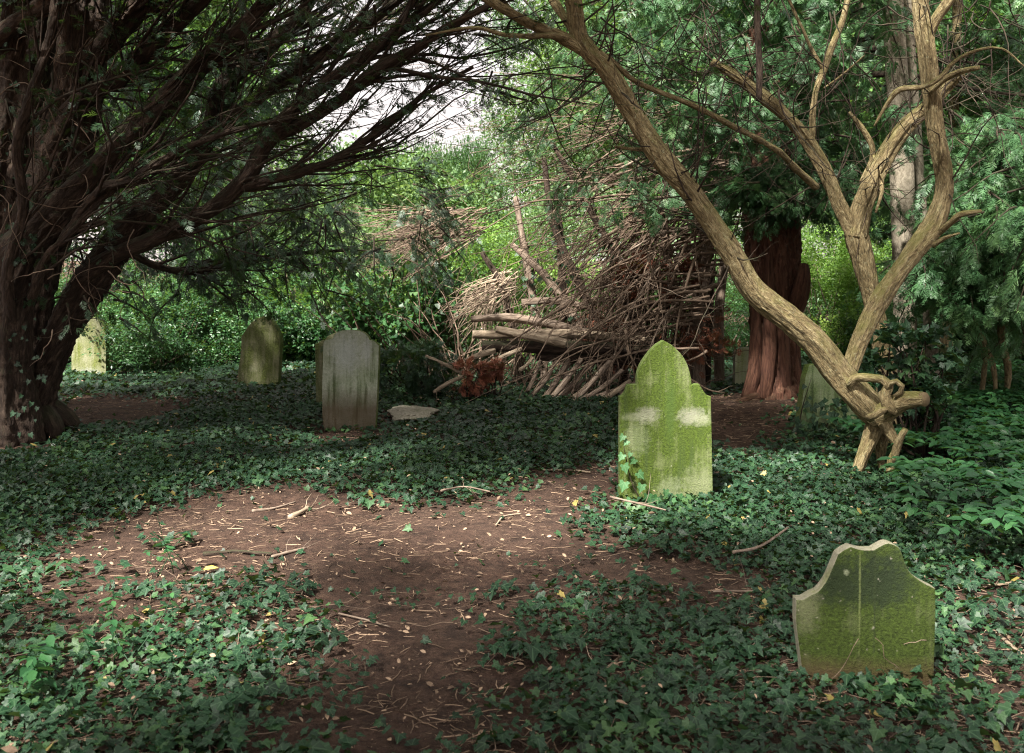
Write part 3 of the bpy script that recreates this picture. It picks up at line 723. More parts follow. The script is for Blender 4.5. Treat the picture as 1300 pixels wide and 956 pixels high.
# root flare
for a_, l_ in ((-2.6, .6), (-1.9, .6), (-1.2, .5), (-.5, .5), (.1, .5)):
    q = np.array([yb + [.2, -.2, .35], yb + np.array([.2 + .4 * math.cos(a_), -.2 + .4 * math.sin(a_), .12]), yb + np.array([.2 + l_ * math.cos(a_), -.2 + l_ * math.sin(a_), -.08])])
    tube(mb, q, [.18, .12, .04], 14, .05, lump=.4, flute=.1, seed=int(l_ * 10))
mb.build('trunk', M['yew_bark'], yew)
LIMBS = [[(20, 320, 8.4, 22), (75, 262, 8.3, 18), (115, 222, 8.2, 17), (165, 170, 8.0, 15), (212, 128, 7.9, 13), (255, 82, 7.8, 12), (305, 38, 7.6, 11), (350, -10, 7.5, 10), (430, -90, 7.3, 8)],
         [(60, 190, 8.9, 15), (100, 128, 8.7, 12), (155, 96, 8.5, 11), (198, 55, 8.3, 10), (245, 10, 8.1, 9), (300, -60, 8.0, 8)],
         [(105, 350, 8.7, 15), (145, 324, 8.5, 11), (190, 306, 8.3, 10), (258, 272, 8.1, 10), (305, 235, 7.9, 10), (342, 178, 7.8, 9), (378, 135, 7.7, 8), (440, 88, 7.6, 7), (505, 40, 7.5, 6), (570, -10, 7.4, 4)],
         [(300, 238, 7.9, 7), (345, 228, 7.8, 6), (395, 215, 7.7, 5.5), (440, 193, 7.6, 5), (485, 165, 7.5, 4), (540, 120, 7.4, 3), (600, 85, 7.2, 2)],
         [(185, 275, 8.6, 14), (225, 232, 8.6, 12), (262, 175, 8.7, 11), (285, 110, 8.8, 10), (335, 62, 8.8, 9), (380, 20, 8.9, 8), (410, -40, 9, 6)],
         [(240, 212, 8.65, 9), (262, 180, 8.7, 9), (320, 130, 8.6, 8), (375, 92, 8.5, 7), (430, 55, 8.4, 6), (500, 5, 8.3, 5), (560, -50, 8.2, 4)],
         [(345, 176, 7.8, 8), (385, 156, 7.75, 7.5), (430, 128, 7.7, 7), (480, 88, 7.4, 7), (530, 60, 7.2, 6), (575, 30, 7.0, 5), (630, 2, 6.9, 4), (690, -30, 6.8, 3)],
         [(110, 80, 8.8, 12), (160, 20, 8.4, 10), (230, -40, 8, 9), (330, -120, 7.5, 7)],
         [(-20, 60, 8.9, 11), (40, 15, 8.4, 10), (120, -30, 7.9, 9), (260, -120, 7.2, 7)],
         [(70, 330, 8.3, 8), (95, 282, 8.1, 6), (130, 240, 7.9, 6), (170, 225, 7.7, 5), (230, 190, 7.5, 4), (300, 165, 7.3, 3), (370, 150, 7.1, 2)],
         [(40, 380, 8.4, 7), (58, 330, 8.2, 6), (85, 300, 8.1, 5), (120, 262, 8.0, 5), (145, 238, 7.9, 4), (190, 215, 7.8, 3)],
         [(220, 240, 8.6, 6), (270, 180, 8.8, 6), (330, 120, 9.2, 6), (390, 75, 9.6, 5), (450, 40, 10, 4), (540, 0, 10.4, 3)],
         [(150, 312, 8.7, 5), (200, 338, 9.4, 4), (250, 345, 10.2, 4), (300, 336, 11, 3), (370, 322, 11.6, 2.4), (440, 318, 12, 2)],
         [(80, 130, 9.0, 8), (140, 60, 8.6, 7), (190, 10, 8.3, 6), (250, -50, 8, 5)],
         [(20, 430, 8.5, 7), (10, 350, 8.2, 7), (30, 262, 8.0, 6), (22, 180, 7.8, 6), (60, 60, 7.6, 5), (80, -60, 7.5, 4)]]
tips = []
for i_, c_ in enumerate(LIMBS):
    p_, r_ = ctrl(c_); mb = MB(); tube(mb, p_, r_ * .97, 36, .015, lump=.4, flute=.06, seed=40 + i_, ridge=.010)
    out = []; n_ = 34 if r_[0] > .06 else 18
    shoots(mb, rs, p_, r_, n_, (.6, 2.3), (.35, -.1, .12), .28, 2, .12, 1, .5, .02, lift=.03, out=out, tang=.9)
    mb.build('limb', M['yew_bark'], yew); tips += out
tw = MB()
for i_ in range(70):      # thin hanging dead twigs around the stems
    p = P(rs.uniform(-20, 180), rs.uniform(20, 420), rs.uniform(7.9, 8.8)); a, b = grow(rs, p, (rs.randn() * .5 + .2, -.3, rs.uniform(-1, .6)), rs.uniform(.2, .9), .006, 9, .28, -.05)
    tube(tw, a, b, 4, seed=i_)
tag(tw.build('dead_twigs', M['dead_twig'], yew), kind='stuff')
cr = MB()
sel = [a for a in tips if a[-1][2] > 2.6 or rs.rand() < .25]
dress(cr, rs, sel, T_FR, 6, (.06, .14), droop=.5)
# roof of foliage above and hanging boughs
for i_ in range(460):
    x = rs.uniform(-8.5, -.6); y = rs.uniform(4.0, 9.5 if x < -3 else 7.8); z = rs.uniform(4.0, 6.6) + .12 * abs(x + 4)
    if (y < 8 and z < 1.75 + .27 * y): continue
    bough(cr, None, rs, (x, y, z), (rs.randn(), rs.randn(), -.1), rs.uniform(.5, 1.0), 16, (.16, .34), T_FR, .5)
wd = MB()
def region_boughs(n, x0, x1, y0, y1, Y0, Y1, L, nf, fs, tm, crown, wood, ux=0.3, droop=.6, seed=0, keep=None):
    r2 = np.random.RandomState(seed)
    for _ in range(n):
        px, py, Yd = r2.uniform(x0, x1), r2.uniform(y0, y1), r2.uniform(Y0, Y1)
        if keep is not None and not keep(px, py, r2): continue
        bough(crown, wood, r2, P(px, py, Yd), (r2.randn() * .6 + ux, r2.randn() * .5 - .2, r2.uniform(-.5, .1)), r2.uniform(*L), nf, fs, tm, droop)
def sky_keep(px, py, r): return not (395 < px < 610 and 60 < py < 200) or r.rand() < .10
region_boughs(85, 90, 420, -20, 330, 9.2, 11.5, (.4, .8), 24, (.07, .15), T_FR, cr, wd, seed=3, keep=sky_keep)
region_boughs(120, 200, 560, 165, 345, 10.5, 12.8, (.4, .9), 30, (.06, .13), T_FR, cr, wd, seed=4, keep=sky_keep)
region_boughs(44, 380, 700, -20, 120, 7.5, 9.5, (.3, .7), 20, (.05, .10), T_FR, cr, wd, seed=5, keep=sky_keep)
region_boughs(60, 0, 180, 30, 420, 8.2, 8.6, (.2, .4), 7, (.06, .12), T_FR, cr, wd, seed=6)
region_boughs(70, 90, 430, 235, 375, 10.2, 12.2, (.4, .9), 30, (.06, .13), T_FR, cr, wd, seed=14)
cr.build('crown', M['yew_leaf'], yew); tag(wd.build('twigs', M['yew_bark'], yew), kind='stuff')
ivt = MB(); n = 110
ang = rs.rand(n); py_ = rs.uniform(100, 560, n); 
pos = np.array([P(20 + 60 * (rs.rand() - .3) - .02 * (q - 300), q, 8.35 + .1 * rs.rand()) for q in py_])
inst(ivt, T_IV, pos, np.stack([rs.randn(n) * .6, -.3 + 0 * ang, -.8 + 0 * ang], -1), np.stack([rs.randn(n) * .4, -1 + 0 * ang, .4 + 0 * ang], -1), rs.uniform(.025, .055, n), rs.rand(n))
ivt.build('ivy_leaves', M['ivy'], yew)

# ---------------------------------------------------------------- slanting thorn tree, centre right
rs = np.random.RandomState(21)
tb = P(1096, 612, 7.2); tb[2] = 0
th = thing('thorn_tree', tb, 'crooked thorn tree whose long pale trunk slants up to the left over the gravestones', 'tree')
mb = MB()
def add(mb, c, seg=24, lump=.35, flute=.07, seed=0, step=.03, flat=False):
    p, r = ctrl(c); r = r * .83; big = seg >= 16; tube(mb, p, r, int(seg * (2.2 if big else 1)), .012 if big else step, lump, flute, seed, flat, ridge=min(.009, .085 * float(np.mean(r))) if big else 0); return p, r
main = [(1112, 528, 7.2, 20), (1092, 505, 7.2, 23), (1062, 472, 7.2, 22), (1035, 435, 7.15, 20), (1000, 405, 7.1, 19), (955, 368, 7.05, 18), (925, 318, 7.0, 16), (880, 248, 6.95, 15), (838, 200, 6.9, 15), (800, 140, 6.85, 14), (768, 88, 6.8, 14), (738, 52, 6.8, 13), (728, 5, 6.75, 12), (722, -60, 6.7, 11), (700, -160, 6.6, 9)]
mp, mr = add(mb, main, 40, .30, .10, 61)
add(mb, [(1080, 622, 7.12, 4), (1087, 603, 7.15, 7), (1096, 577, 7.18, 9.5), (1107, 552, 7.2, 13), (1116, 528, 7.22, 16)], 20, .3, .13, 62)
add(mb, [(1120, 600, 7.3, 4), (1118, 580, 7.28, 6), (1120, 555, 7.25, 9), (1122, 530, 7.22, 13)], 16, .4, .1, 63)
add(mb, [(1122, 616, 7.05, 7), (1128, 604, 7.06, 5), (1132, 585, 7.07, 7), (1139, 566, 7.07, 6), (1131, 550, 7.08, 8), (1122, 534, 7.1, 9)], 14, .6, .1, 64)
add(mb, [(1134, 588, 7.06, 5), (1137, 574, 7.05, 5.5), (1142, 558, 7.03, 5.5), (1150, 545, 7.0, 5)], 12, .5, .1, 65, flat=True)
mb.build('trunk', M['thorn_bark'], th)
mb = MB()   # sawn stub
add(mb, [(1104, 532, 7.16, 14), (1122, 524, 7.1, 15), (1142, 512, 7.0, 14), (1158, 508, 6.92, 12), (1173, 507, 6.86, 10)], 24, .18, .06, 66, flat=True)
sb = mb.build('stub', M['thorn_bark'], th)
e0, e1 = P(1171.5, 507, 6.868), P(1173.9, 507, 6.853); ct = MB(); tube(ct, [e0, e1], [9.2 * 6.86 / FPX] * 2, 24, None, flat=True); ct.build('cut_face', M['cut_wood'], th)
mb = MB()   # the looping burred limb above the stub
add(mb, [(1078, 488, 7.1, 7), (1088, 480, 7.06, 6), (1105, 480, 7.02, 6), (1120, 482, 7.0, 6), (1128, 490, 6.98, 7), (1124, 502, 6.98, 8), (1128, 515, 6.98, 10), (1136, 522, 7.0, 9)], 18, .3, .06, 67)
add(mb, [(1126, 494, 6.97, 5), (1130, 486, 6.95, 4.5), (1138, 484, 6.93, 4.5), (1145, 490, 6.92, 4.5), (1143, 498, 6.93, 4), (1136, 503, 6.95, 3.4)], 14, .25, .04, 68)
add(mb, [(1104, 530, 7.05, 7), (1112, 526, 6.98, 6), (1122, 520, 6.96, 5), (1126, 518, 6.95, 3)], 12, .4, .1, 69)
mb.build('looped_limb', M['thorn_bark'], th)
mb = MB()   # upright limb to the right
up_ = [(1078, 470, 7.25, 14), (1086, 448, 7.28, 13), (1095, 425, 7.3, 13), (1112, 390, 7.35, 13), (1138, 350, 7.4, 14), (1162, 318, 7.42, 15), (1182, 292, 7.45, 15), (1193, 268, 7.45, 13), (1199, 235, 7.45, 11.5), (1194, 190, 7.42, 12), (1186, 150, 7.4, 12), (1181, 105, 7.35, 13), (1176, 60, 7.3, 12), (1170, 20, 7.3, 11), (1166, -40, 7.25, 10), (1150, -180, 7.2, 7)]
ap, ar = add(mb, up_, 32, .28, .10, 70)
add(mb, [(1178, 45, 7.3, 9), (1190, 22, 7.25, 8.5), (1206, -2, 7.2, 8), (1230, -50, 7.1, 7), (1280, -150, 7, 5)], 18, .3, .08, 71)
add(mb, [(1192, 296, 7.42, 6), (1206, 284, 7.3, 5), (1220, 272, 7.2, 4.5), (1246, 268, 7.1, 2.5)], 12, .4, .1, 72)
add(mb, [(1184, 312, 7.4, 4), (1200, 302, 7.3, 3.5), (1218, 296, 7.2, 1.6)], 8, .3, .1, 73)
add(mb, [(1180, 118, 7.3, 5), (1200, 100, 7.2, 5), (1222, 90, 7.1, 4.5), (1243, 86, 7.0, 3.4)], 10, .3, .1, 74)
add(mb, [(1110, 160, 7.2, 1.5), (1126, 132, 7.15, 3), (1142, 114, 7.1, 4), (1170, 111, 7.05, 4), (1192, 100, 7.0, 3.6), (1212, 78, 6.95, 3), (1240, 64, 6.9, 2.4), (1272, 62, 6.8, 1.8), (1300, 84, 6.7, 1)], 10, .3, .05, 75)
mb.build('limb', M['thorn_bark'], th)
mb = MB()   # fork near the top of the slanting trunk
add(mb, [(768, 88, 6.82, 10), (745, 66, 6.8, 9), (715, 48, 6.78, 8.5), (690, 38, 6.75, 8), (660, 22, 6.7, 7), (630, 5, 6.6, 6), (590, -20, 6.5, 5)], 18, .4, .1, 76)
add(mb, [(722, 50, 6.78, 6), (700, 45, 6.7, 4.5), (670, 46, 6.65, 4), (640, 44, 6.6, 3.4), (600, 35, 6.5, 2.6), (540, 45, 6.4, 1.5)], 10, .3, .1, 77)
add(mb, [(736, 52, 6.8, 8), (715, 20, 6.85, 7), (700, -5, 6.9, 7), (680, -60, 7, 6)], 14, .3, .1, 78)
add(mb, [(660, 22, 6.7, 5), (645, 10, 6.9, 5), (625, -15, 7, 5)], 12, .4, .1, 79)
add(mb, [(770, 70, 6.8, 3.6), (790, 90, 6.9, 4), (808, 104, 7.0, 4), (840, 118, 7.1, 4), (880, 134, 7.3, 4), (930, 160, 7.6, 4.4), (985, 190, 8.0, 4.6), (1010, 214, 8.3, 5), (1036, 238, 8.5, 6)], 12, .3, .05, 80)
add(mb, [(848, 186, 6.95, 4), (815, 190, 7.1, 3), (780, 186, 7.2, 2)], 8, .3, .1, 81)
mb.build('limb', M['thorn_bark'], th)
mb = MB(); out = []
shoots(mb, rs, mp, mr, 44, (.3, 1.1), (0, .1, .25), .6, 2, .35, 1, .2, .010, lift=.04, out=out, tang=.2)
shoots(mb, rs, ap, ar, 34, (.3, 1.1), (0, .0, .1), .6, 2, .35, 1, .2, .008, out=out, tang=.3)
tag(mb.build('twigs', M['yew_bark'], th), kind='stuff')
mb = MB()
for i_ in range(60):
    x = rs.uniform(-.6, 6); y = rs.uniform(5.0, 9); z = rs.uniform(4.2, 6)
    if z < 1.7 + .30 * y: continue
    blob(mb, rs, (x, y, z), (.3, .3, .2), 5, 9, T_BC2, (.5, 1.), .12)
mb.build('crown', M['mid_leaf'], th)

# ---------------------------------------------------------------- forked tree behind it
rs = np.random.RandomState(31)
fb = P(1120, 520, 8.9); fb[2] = 0
ft = thing('forked_tree', fb, 'rough-barked tree forking into a wide V behind the slanting thorn trunk', 'tree')
mb = MB()
add(mb, [(1128, 545, 8.9, 20), (1126, 500, 8.9, 17), (1122, 450, 8.85, 15), (1112, 400, 8.8, 15), (1100, 350, 8.75, 15), (1088, 305, 8.7, 17), (1084, 288, 8.7, 15)], 30, .3, .12, 90)
mb.build('trunk', M['thorn_bark'], ft)
mb = MB(); lp, lr = add(mb, [(1086, 300, 8.68, 12), (1066, 262, 8.65, 10.5), (1048, 220, 8.6, 10.5), (1024, 178, 8.6, 10), (998, 148, 8.55, 9), (968, 122, 8.5, 9), (935, 98, 8.45, 7.5), (904, 78, 8.4, 5)], 24, .25, .1, 91, flat=True)
add(mb, [(1031, 180, 8.6, 5), (1032, 148, 8.62, 5), (1036, 116, 8.65, 5), (1046, 88, 8.7, 5), (1056, 60, 8.75, 5), (1068, 30, 8.8, 4.5), (1078, -10, 8.8, 4), (1090, -80, 8.8, 3)], 14, .3, .1, 92)
add(mb, [(1046, 90, 8.7, 3.5), (1032, 66, 8.65, 3), (1018, 35, 8.6, 2.6), (1002, 0, 8.6, 2.2), (985, -60, 8.6, 2)], 8, .3, .05, 93)
add(mb, [(1046, 112, 8.65, 1.5), (1068, 96, 8.6, 1.6), (1098, 70, 8.5, 1.2)], 6, .2, 0, 94)
add(mb, [(1092, 232, 8.7, 2), (1108, 195, 8.6, 4), (1098, 168, 8.6, 4.5), (1078, 142, 8.6, 2)], 8, .3, .05, 95)
add(mb, [(1108, 195, 8.6, 3), (1120, 235, 8.5, 3), (1112, 270, 8.5, 2)], 8, .3, .05, 96)
mb.build('limb', M['thorn_bark'], ft)
mb = MB(); rp, rr_ = add(mb, [(1086, 300, 8.68, 15), (1092, 268, 8.65, 14), (1106, 234, 8.6, 13), (1128, 190, 8.55, 12.5), (1150, 160, 8.5, 12), (1175, 138, 8.5, 11), (1200, 112, 8.5, 9), (1222, 92, 8.4, 6)], 26, .25, .1, 97, flat=True)
mb.build('limb', M['thorn_bark'], ft)
mb = MB(); add(mb, [(963, 128, 8.0, 4.5), (964, 90, 8.0, 5), (962, 40, 8.0, 5), (961, -10, 8.0, 5), (960, -120, 8.0, 5)], 12, .2, .08, 98); mb.build('limb', M['yew_bark'], ft)
mb = MB(); out = []
shoots(mb, rs, lp, lr, 46, (.4, 1.5), (0, 0, .1), .6, 2, .2, 1, .3, .008, out=out, tang=.3)
shoots(mb, rs, rp, rr_, 36, (.4, 1.3), (.1, 0, .1), .6, 2, .2, 1, .3, .008, out=out, tang=.3)
for i_ in range(110):
    p = P(rs.uniform(680, 1280), rs.uniform(-30, 120), rs.uniform(7.6, 9)); a, b = grow(rs, p, (rs.randn() * .7, rs.randn() * .3, -.7), rs.uniform(.4, 1.5), .007, 10, .22, 0); tube(mb, a, b, 4, seed=i_)
tag(mb.build('twigs', M['yew_bark'], ft), kind='stuff')

# ---------------------------------------------------------------- pale poles behind
for nm, c_, lab in (('pole_tree', [(1152, 500, 10.6, 15), (1148, 350, 10.5, 14), (1143, 170, 10.4, 14), (1136, 60, 10.3, 13), (1132, -20, 10.2, 12), (1125, -200, 10, 9)], 'straight pale speckled trunk rising behind the forked tree'),
                    ('pole_tree', [(1190, 500, 10.9, 8), (1172, 300, 10.8, 7), (1160, 130, 10.8, 6.5), (1152, 0, 10.7, 6), (1145, -150, 10.6, 5)], 'thinner speckled stem just right of the pale straight trunk')):
    p_, r_ = ctrl(c_); b_ = p_[0].copy(); b_[2] = 0; p_[0][2] = -.1; t_ = thing(nm, b_, lab, 'tree', 'pale pole trees')
    mb = MB(); tube(mb, p_, r_, 24, .06, .12, .02, 5); mb.build('trunk', M['pale_bark'], t_)
    mb = MB(); blob(mb, rs, p_[-1] + np.array([0, 0, .6]), (1.4, 1.4, 1.0), 26, 30, T_BC2, (.7, 1.3), .25); mb.build('crown', M['mid_leaf'], t_)

# ---------------------------------------------------------------- big red-brown yew trunk with drooping crown
rs = np.random.RandomState(41)
rb = P(985, 505, 11.6); rb[2] = 0
rt = thing('yew_tree', rb, 'thick fluted red-brown trunk standing upright behind the slanting thorn', 'tree')
mb = MB()
p_, r_ = ctrl([(988, 515, 11.6, 46), (986, 498, 11.6, 35), (984, 470, 11.6, 29), (983, 420, 11.6, 28), (982, 360, 11.6, 28), (980, 300, 11.6, 28), (978, 230, 11.6, 29), (975, 100, 11.6, 25), (970, -60, 11.6, 20), (965, -300, 11.6, 10)])
tube(mb, p_, r_, 150, .02, .35, .07, 8, ridge=.05)
add(mb, [(1006, 400, 11.4, 12), (1014, 375, 11.3, 12), (1019, 350, 11.2, 9), (1020, 335, 11.2, 6)], 20, .6, .1, 9)
for dx in (-24, -8, 10, 22):
    add(mb, [(985 + dx * 1.5, 506, 11.35 + abs(dx) * .006, 10), (985 + dx * 1.05, 460, 11.28 + abs(dx) * .008, 10), (984 + dx, 380, 11.27 + abs(dx) * .008, 8), (983 + dx, 290, 11.28 + abs(dx) * .008, 6)], 14, .35, .12, 10 + dx)
add(mb, [(960, 508, 11.4, 12), (930, 515, 11.2, 7), (895, 513, 11.1, 5), (850, 515, 11.0, 3)], 12, .4, .1, 12)
mb.build('trunk', M['red_bark'], rt)
mb = MB()
for i_ in range(16):
    a_ = rs.rand() * 6.28; z_ = rs.uniform(3.0, 7.5); L_ = rs.uniform(1.6, 3.0); d_ = (math.cos(a_), math.sin(a_) - .3, .1)
    a, b = grow(rs, rb + np.array([0, 0, z_]), d_, L_, .05, 10, .1, -.02); tube(mb, a, b, 8, .06, .3, .05, i_)
mb.build('limbs', M['yew_bark'], rt)
cr = MB(); wd = MB()
region_boughs(270, 860, 1130, -60, 260, 9.6, 12.8, (.4, .9), 42, (.08, .17), T_FR, cr, wd, 0, .6, 7, keep=lambda x, y, r: r.rand() < (1 if y < 180 else .35))
region_boughs(110, 930, 1070, 205, 245, 10.5, 11.6, (.3, .6), 30, (.07, .15), T_FR, cr, wd, 0, .7, 8)
region_boughs(120, 640, 900, -60, 150, 9.8, 12.2, (.4, .9), 34, (.07, .15), T_FR, cr, wd, -.2, .6, 9, keep=lambda x, y, r: r.rand() < .25 + .75 * (x > 760) * (y < 120))
region_boughs(26, 700, 900, 120, 260, 9.8, 11.2, (.3, .6), 24, (.06, .13), T_FR, cr, wd, -.2, .7, 19)
for i_ in range(55):
    a_ = rs.rand() * 6.28; q = rs.rand() ** .5 * 1.9; bough(cr, None, rs, rb + np.array([q * math.cos(a_), q * math.sin(a_), rs.uniform(5.2, 8.5) - q * .3]), (math.cos(a_), math.sin(a_), -.1), .9, 18, (.2, .4), T_FR2, .5)
cr.build('crown', M['blue_leaf'], rt); tag(wd.build('twigs', M['yew_bark'], rt), kind='stuff')

# ---------------------------------------------------------------- feathery evergreens at the right
def evergreen(base, label, stems, regs, seed, mat='blue_leaf', name='cypress_shrub'):
    b_ = np.array([base[0], base[1], 0.]); t_ = thing(name, b_, label, 'shrub', 'feathery evergreens on the right')
    mb = MB()
    for k_, c_ in enumerate(stems): add(mb, c_, 12, .35, .08, seed + k_)
    mb.build('trunk', M['thorn_bark'], t_)
    cr = MB(); wd = MB()
    for k_, a_ in enumerate(regs): region_boughs(a_[0], *a_[1:7], (.4, .9), 46, (.08, .17), T_FR if k_ % 2 else T_FR2, cr, wd, a_[7], .5, seed + k_)
    cr.build('crown', M[mat], t_); tag(wd.build('twigs', M['yew_bark'], t_), kind='stuff')
evergreen(P(1262, 490, 10.2), 'feathery blue-green evergreen with three thin bare stems at the right edge',
          [[(1246, 500, 10.2, 4), (1250, 460, 10.2, 4.5), (1245, 425, 10.2, 4), (1235, 380, 10.3, 4), (1225, 300, 10.3, 3)], [(1264, 500, 10.1, 3), (1262, 470, 10.1, 4), (1254, 445, 10.1, 4), (1246, 425, 10.1, 4)],
           [(1278, 500, 10.2, 4), (1280, 465, 10.2, 5), (1272, 430, 10.2, 5), (1270, 350, 10.2, 4), (1290, 250, 10.2, 3)]],
          [(140, 1165, 1430, 290, 385, 9.2, 10.8, .2), (130, 1190, 1450, 130, 310, 9.4, 11.2, .2)], 51)
evergreen(P(1210, 480, 12.6), 'taller dense evergreen filling the gap behind the right-hand thorn limb',
          [[(1200, 510, 12.6, 10), (1205, 300, 12.6, 9), (1215, 0, 12.6, 6)]],
          [(120, 1090, 1330, 60, 330, 11.8, 13.6, 0), (90, 1130, 1480, -60, 120, 11.5, 14, 0)], 61)
evergreen(P(1340, 480, 9.0), 'low green evergreen boughs reaching in at the right edge behind the undergrowth',
          [[(1370, 520, 9.0, 8), (1375, 350, 9.0, 7), (1380, 200, 9.0, 5)]],
          [(110, 1240, 1500, 160, 320, 8.2, 9.6, -.2)], 71)

# ---------------------------------------------------------------- unseen tree added behind the camera, its crown placed to shade the foreground
rs = np.random.RandomState(95)
ob = np.array([-2.6, -3.2, 0.]); ot = thing('added_shade_tree', ob, 'large unseen tree added behind the viewpoint so its crown shades the foreground', 'tree')
mb = MB(); tube(mb, [ob - [0, 0, .1], ob + [0, .1, 3], ob + [.2, .6, 6.5], ob + [.2, 1.2, 9]], [.42, .32, .22, .08], 24, .15, .25, .1, 3)
for k in range(9):
    e = ob + np.array([math.cos(k * .7) * 3.6, math.sin(k * .7) * 3.6 + 1.5, 7 + .3 * rs.randn()]); tube(mb, [ob + [0, .2, 4.5], (ob + e) / 2 + [0, .2, 3.1], e], [.14, .08, .02], 10, .15, .3, .05, k)
mb.build('trunk', M['yew_bark'], ot)
cr = MB(); n = 0
for k in range(OVER):
    x, y, z = rs.uniform(-8.5, 2.2), rs.uniform(-5, 4.6), rs.uniform(5.2, 9)
    if z < 3.2 + .55 * max(y, 0): continue
    k_ = (z - 0) / 7; hx, hy = x + 3.1 * k_, y + 4.95 * k_      # where this clump's shade falls
    if ((hx + .9) / 1.9) ** 2 + ((hy - 5.6) / 1.6) ** 2 < 1 and rs.rand() < .75: continue
    blob(cr, rs, (x, y, z), (.35, .35, .2), 4, 12, T_BC, (.8, 1.4), .2)
cr.build('crown', M['mid_leaf'], ot)
# ================================================================ background trees and shrubs
def broad(name, seed, H, R, mat, z0, label, ncl=46, per=80, s=(.9, 1.8), loc=(0, 0), group='trees beyond the brush', cat='tree', tr=.16, tm=None):
    r = np.random.RandomState(seed); t_ = thing(name, (loc[0], loc[1], float(gz(loc[0], loc[1])) - .05), label, cat, group)
    b_ = np.array([loc[0], loc[1], float(gz(loc[0], loc[1])) - .05])
    cr = MB(); c = b_ + np.array([0, 0, (z0 + H) / 2]); cc = blob(cr, r, c, (R, R, (H - z0) / 2), ncl, per, tm or T_BC, s, R * .16, .45)
    mb = MB()
    if tr:
        top = b_ + np.array([r.randn() * .2, 0, H * .8]); tube(mb, [b_ - [0, 0, .1], b_ + [r.randn() * .1, 0, H * .35], top], [tr, tr * .75, tr * .25], 12, .12, .25, .06, seed)
    else:
        for k in range(7):
            a, bb = grow(r, b_, (r.randn() * .5, r.randn() * .5, 1), H * .7, .02, 7, .15); tube(mb, a, bb, 5)
    for q in cc[::2]:
        f = np.clip((q[2] - b_[2]) / H * .55, .15, .7); st = b_ + np.array([0, 0, H * f]) if tr else b_
        mid = (st + q) / 2 + r.randn(3) * .12 + np.array([0, 0, -.1]); tube(mb, [st, mid, q], [max(.012, tr * .25), max(.008, tr * .15), .006], 5, .2, seed=seed)
    mb.build('trunk' if tr else 'stem', M['dead_wood'], t_)
    cr.build('crown' if tr else 'foliage', M[mat], t_)
    return t_

def W(px, Y): return float(P(px, 330, Y)[0]), Y
def at(px, Y): x, y = W(px, Y); return Vector((x, y, float(gz(x, y)) - .05))
A = broad('broadleaf_tree', 101, 3.9, 2.3, 'bright_leaf', .8, 'low rounded pale green tree just below the bright sky gap', loc=W(470, 24))
B = broad('broadleaf_tree', 102, 10.5, 3.4, 'mid_leaf', 1.6, 'tall mid green tree beyond the left yew stems', ncl=75, per=75, s=(1.2, 2.0), loc=W(170, 25), tr=.25)
D_ = broad('broadleaf_tree', 103, 11.5, 3.2, 'bright_leaf', 1.5, 'tall pale leafy tree beyond the brush in the middle', ncl=75, per=42, s=(1.1, 1.9), loc=W(810, 24), tr=.22)
cps = [(A, 350, 27, 2, (1.05, 1.05, .85), 'low pale tree left of the sky gap, above the olive gravestone'), (A, 575, 29, 4, (.9, .9, .72), 'low pale tree right of the sky gap'),
       (A, 410, 34, 1, (1.3, 1.3, .88), 'faint tree between the two low pale trees at the sky gap'), (A, 520, 36, 5, (1.3, 1.3, .85), 'faint low tree farthest away under the sky gap'),
       (B, 20, 22, 1, (1, 1, 1), 'tall tree seen through the stems of the left yew'), (B, 235, 32, 3, (1, 1, .95), 'tall tree farther off to the right of the left yew stems'),
       (B, -170, 25, 5, (1.1, 1.1, 1), 'tall tree at the far left edge beyond the yew'), (B, 900, 27, 2, (1.1, 1.1, 1.1), 'tall green tree behind the tangle of curved dead twigs'),
       (B, 1080, 22, 4, (.9, .9, 1), 'tall green tree between the red-brown trunk and the forked tree'), (B, 1290, 21, 1.5, (1, 1, 1.0), 'tall green tree behind the feathery evergreens'),
       (B, 1430, 17, 3, (1, 1, 1), 'tall tree just outside the right edge'),
       (D_, 1190, 28, 3, (1, 1, 1), 'pale tall tree glimpsed behind the pale straight trunk'), (D_, 705, 31, 1, (.75, .75, .82), 'slim pale tree at the right side of the sky gap'), (D_, 830, 33, 5, (1, 1, 1), 'pale tree farthest back above the dead tangle')]
cps += [(A, 548, 28, 3, (.40, .40, 1.08), 'slim irregular tree top poking into the sky gap'), (A, 600, 27, 6, (.34, .34, 1.1), 'slim tree top at the right end of the sky gap'), (A, 490, 31, 4.2, (.6, .6, .95), 'small rounded tree top low in the sky gap')]
for src, px, Yd, rz, s, lab in cps: copy_tree(src, at(px, Yd), rz, s, lab)
# narrow spires in the gap
def spire(px, Yd, H, R, seed, label):
    x, y = W(px, Yd); b_ = np.array([x, y, float(gz(x, y)) - .05]); r = np.random.RandomState(seed); t_ = thing('cypress_tree', b_, label, 'tree', 'narrow cypresses')
    mb = MB(); tube(mb, [b_, b_ + [0, 0, H * .95]], [.12, .02], 8, .4); mb.build('trunk', M['yew_bark'], t_)
    cr = MB(); n = 1300; h = r.rand(n); a = r.rand(n) * 6.28; q = R * (1 - h) * 2.2 * (.6 + .4 * r.rand(n))
    pos = b_ + np.stack([q * np.cos(a), q * np.sin(a), .4 + h * (H - .5)], -1)
    inst(cr, T_FR, pos, np.stack([np.cos(a) * .5, np.sin(a) * .5, .8 + 0 * a], -1), np.stack([-np.cos(a), -np.sin(a), .5 + 0 * a], -1), r.uniform(.15, .35, n), r.rand(n)); cr.build('crown', M['yew_leaf'], t_)

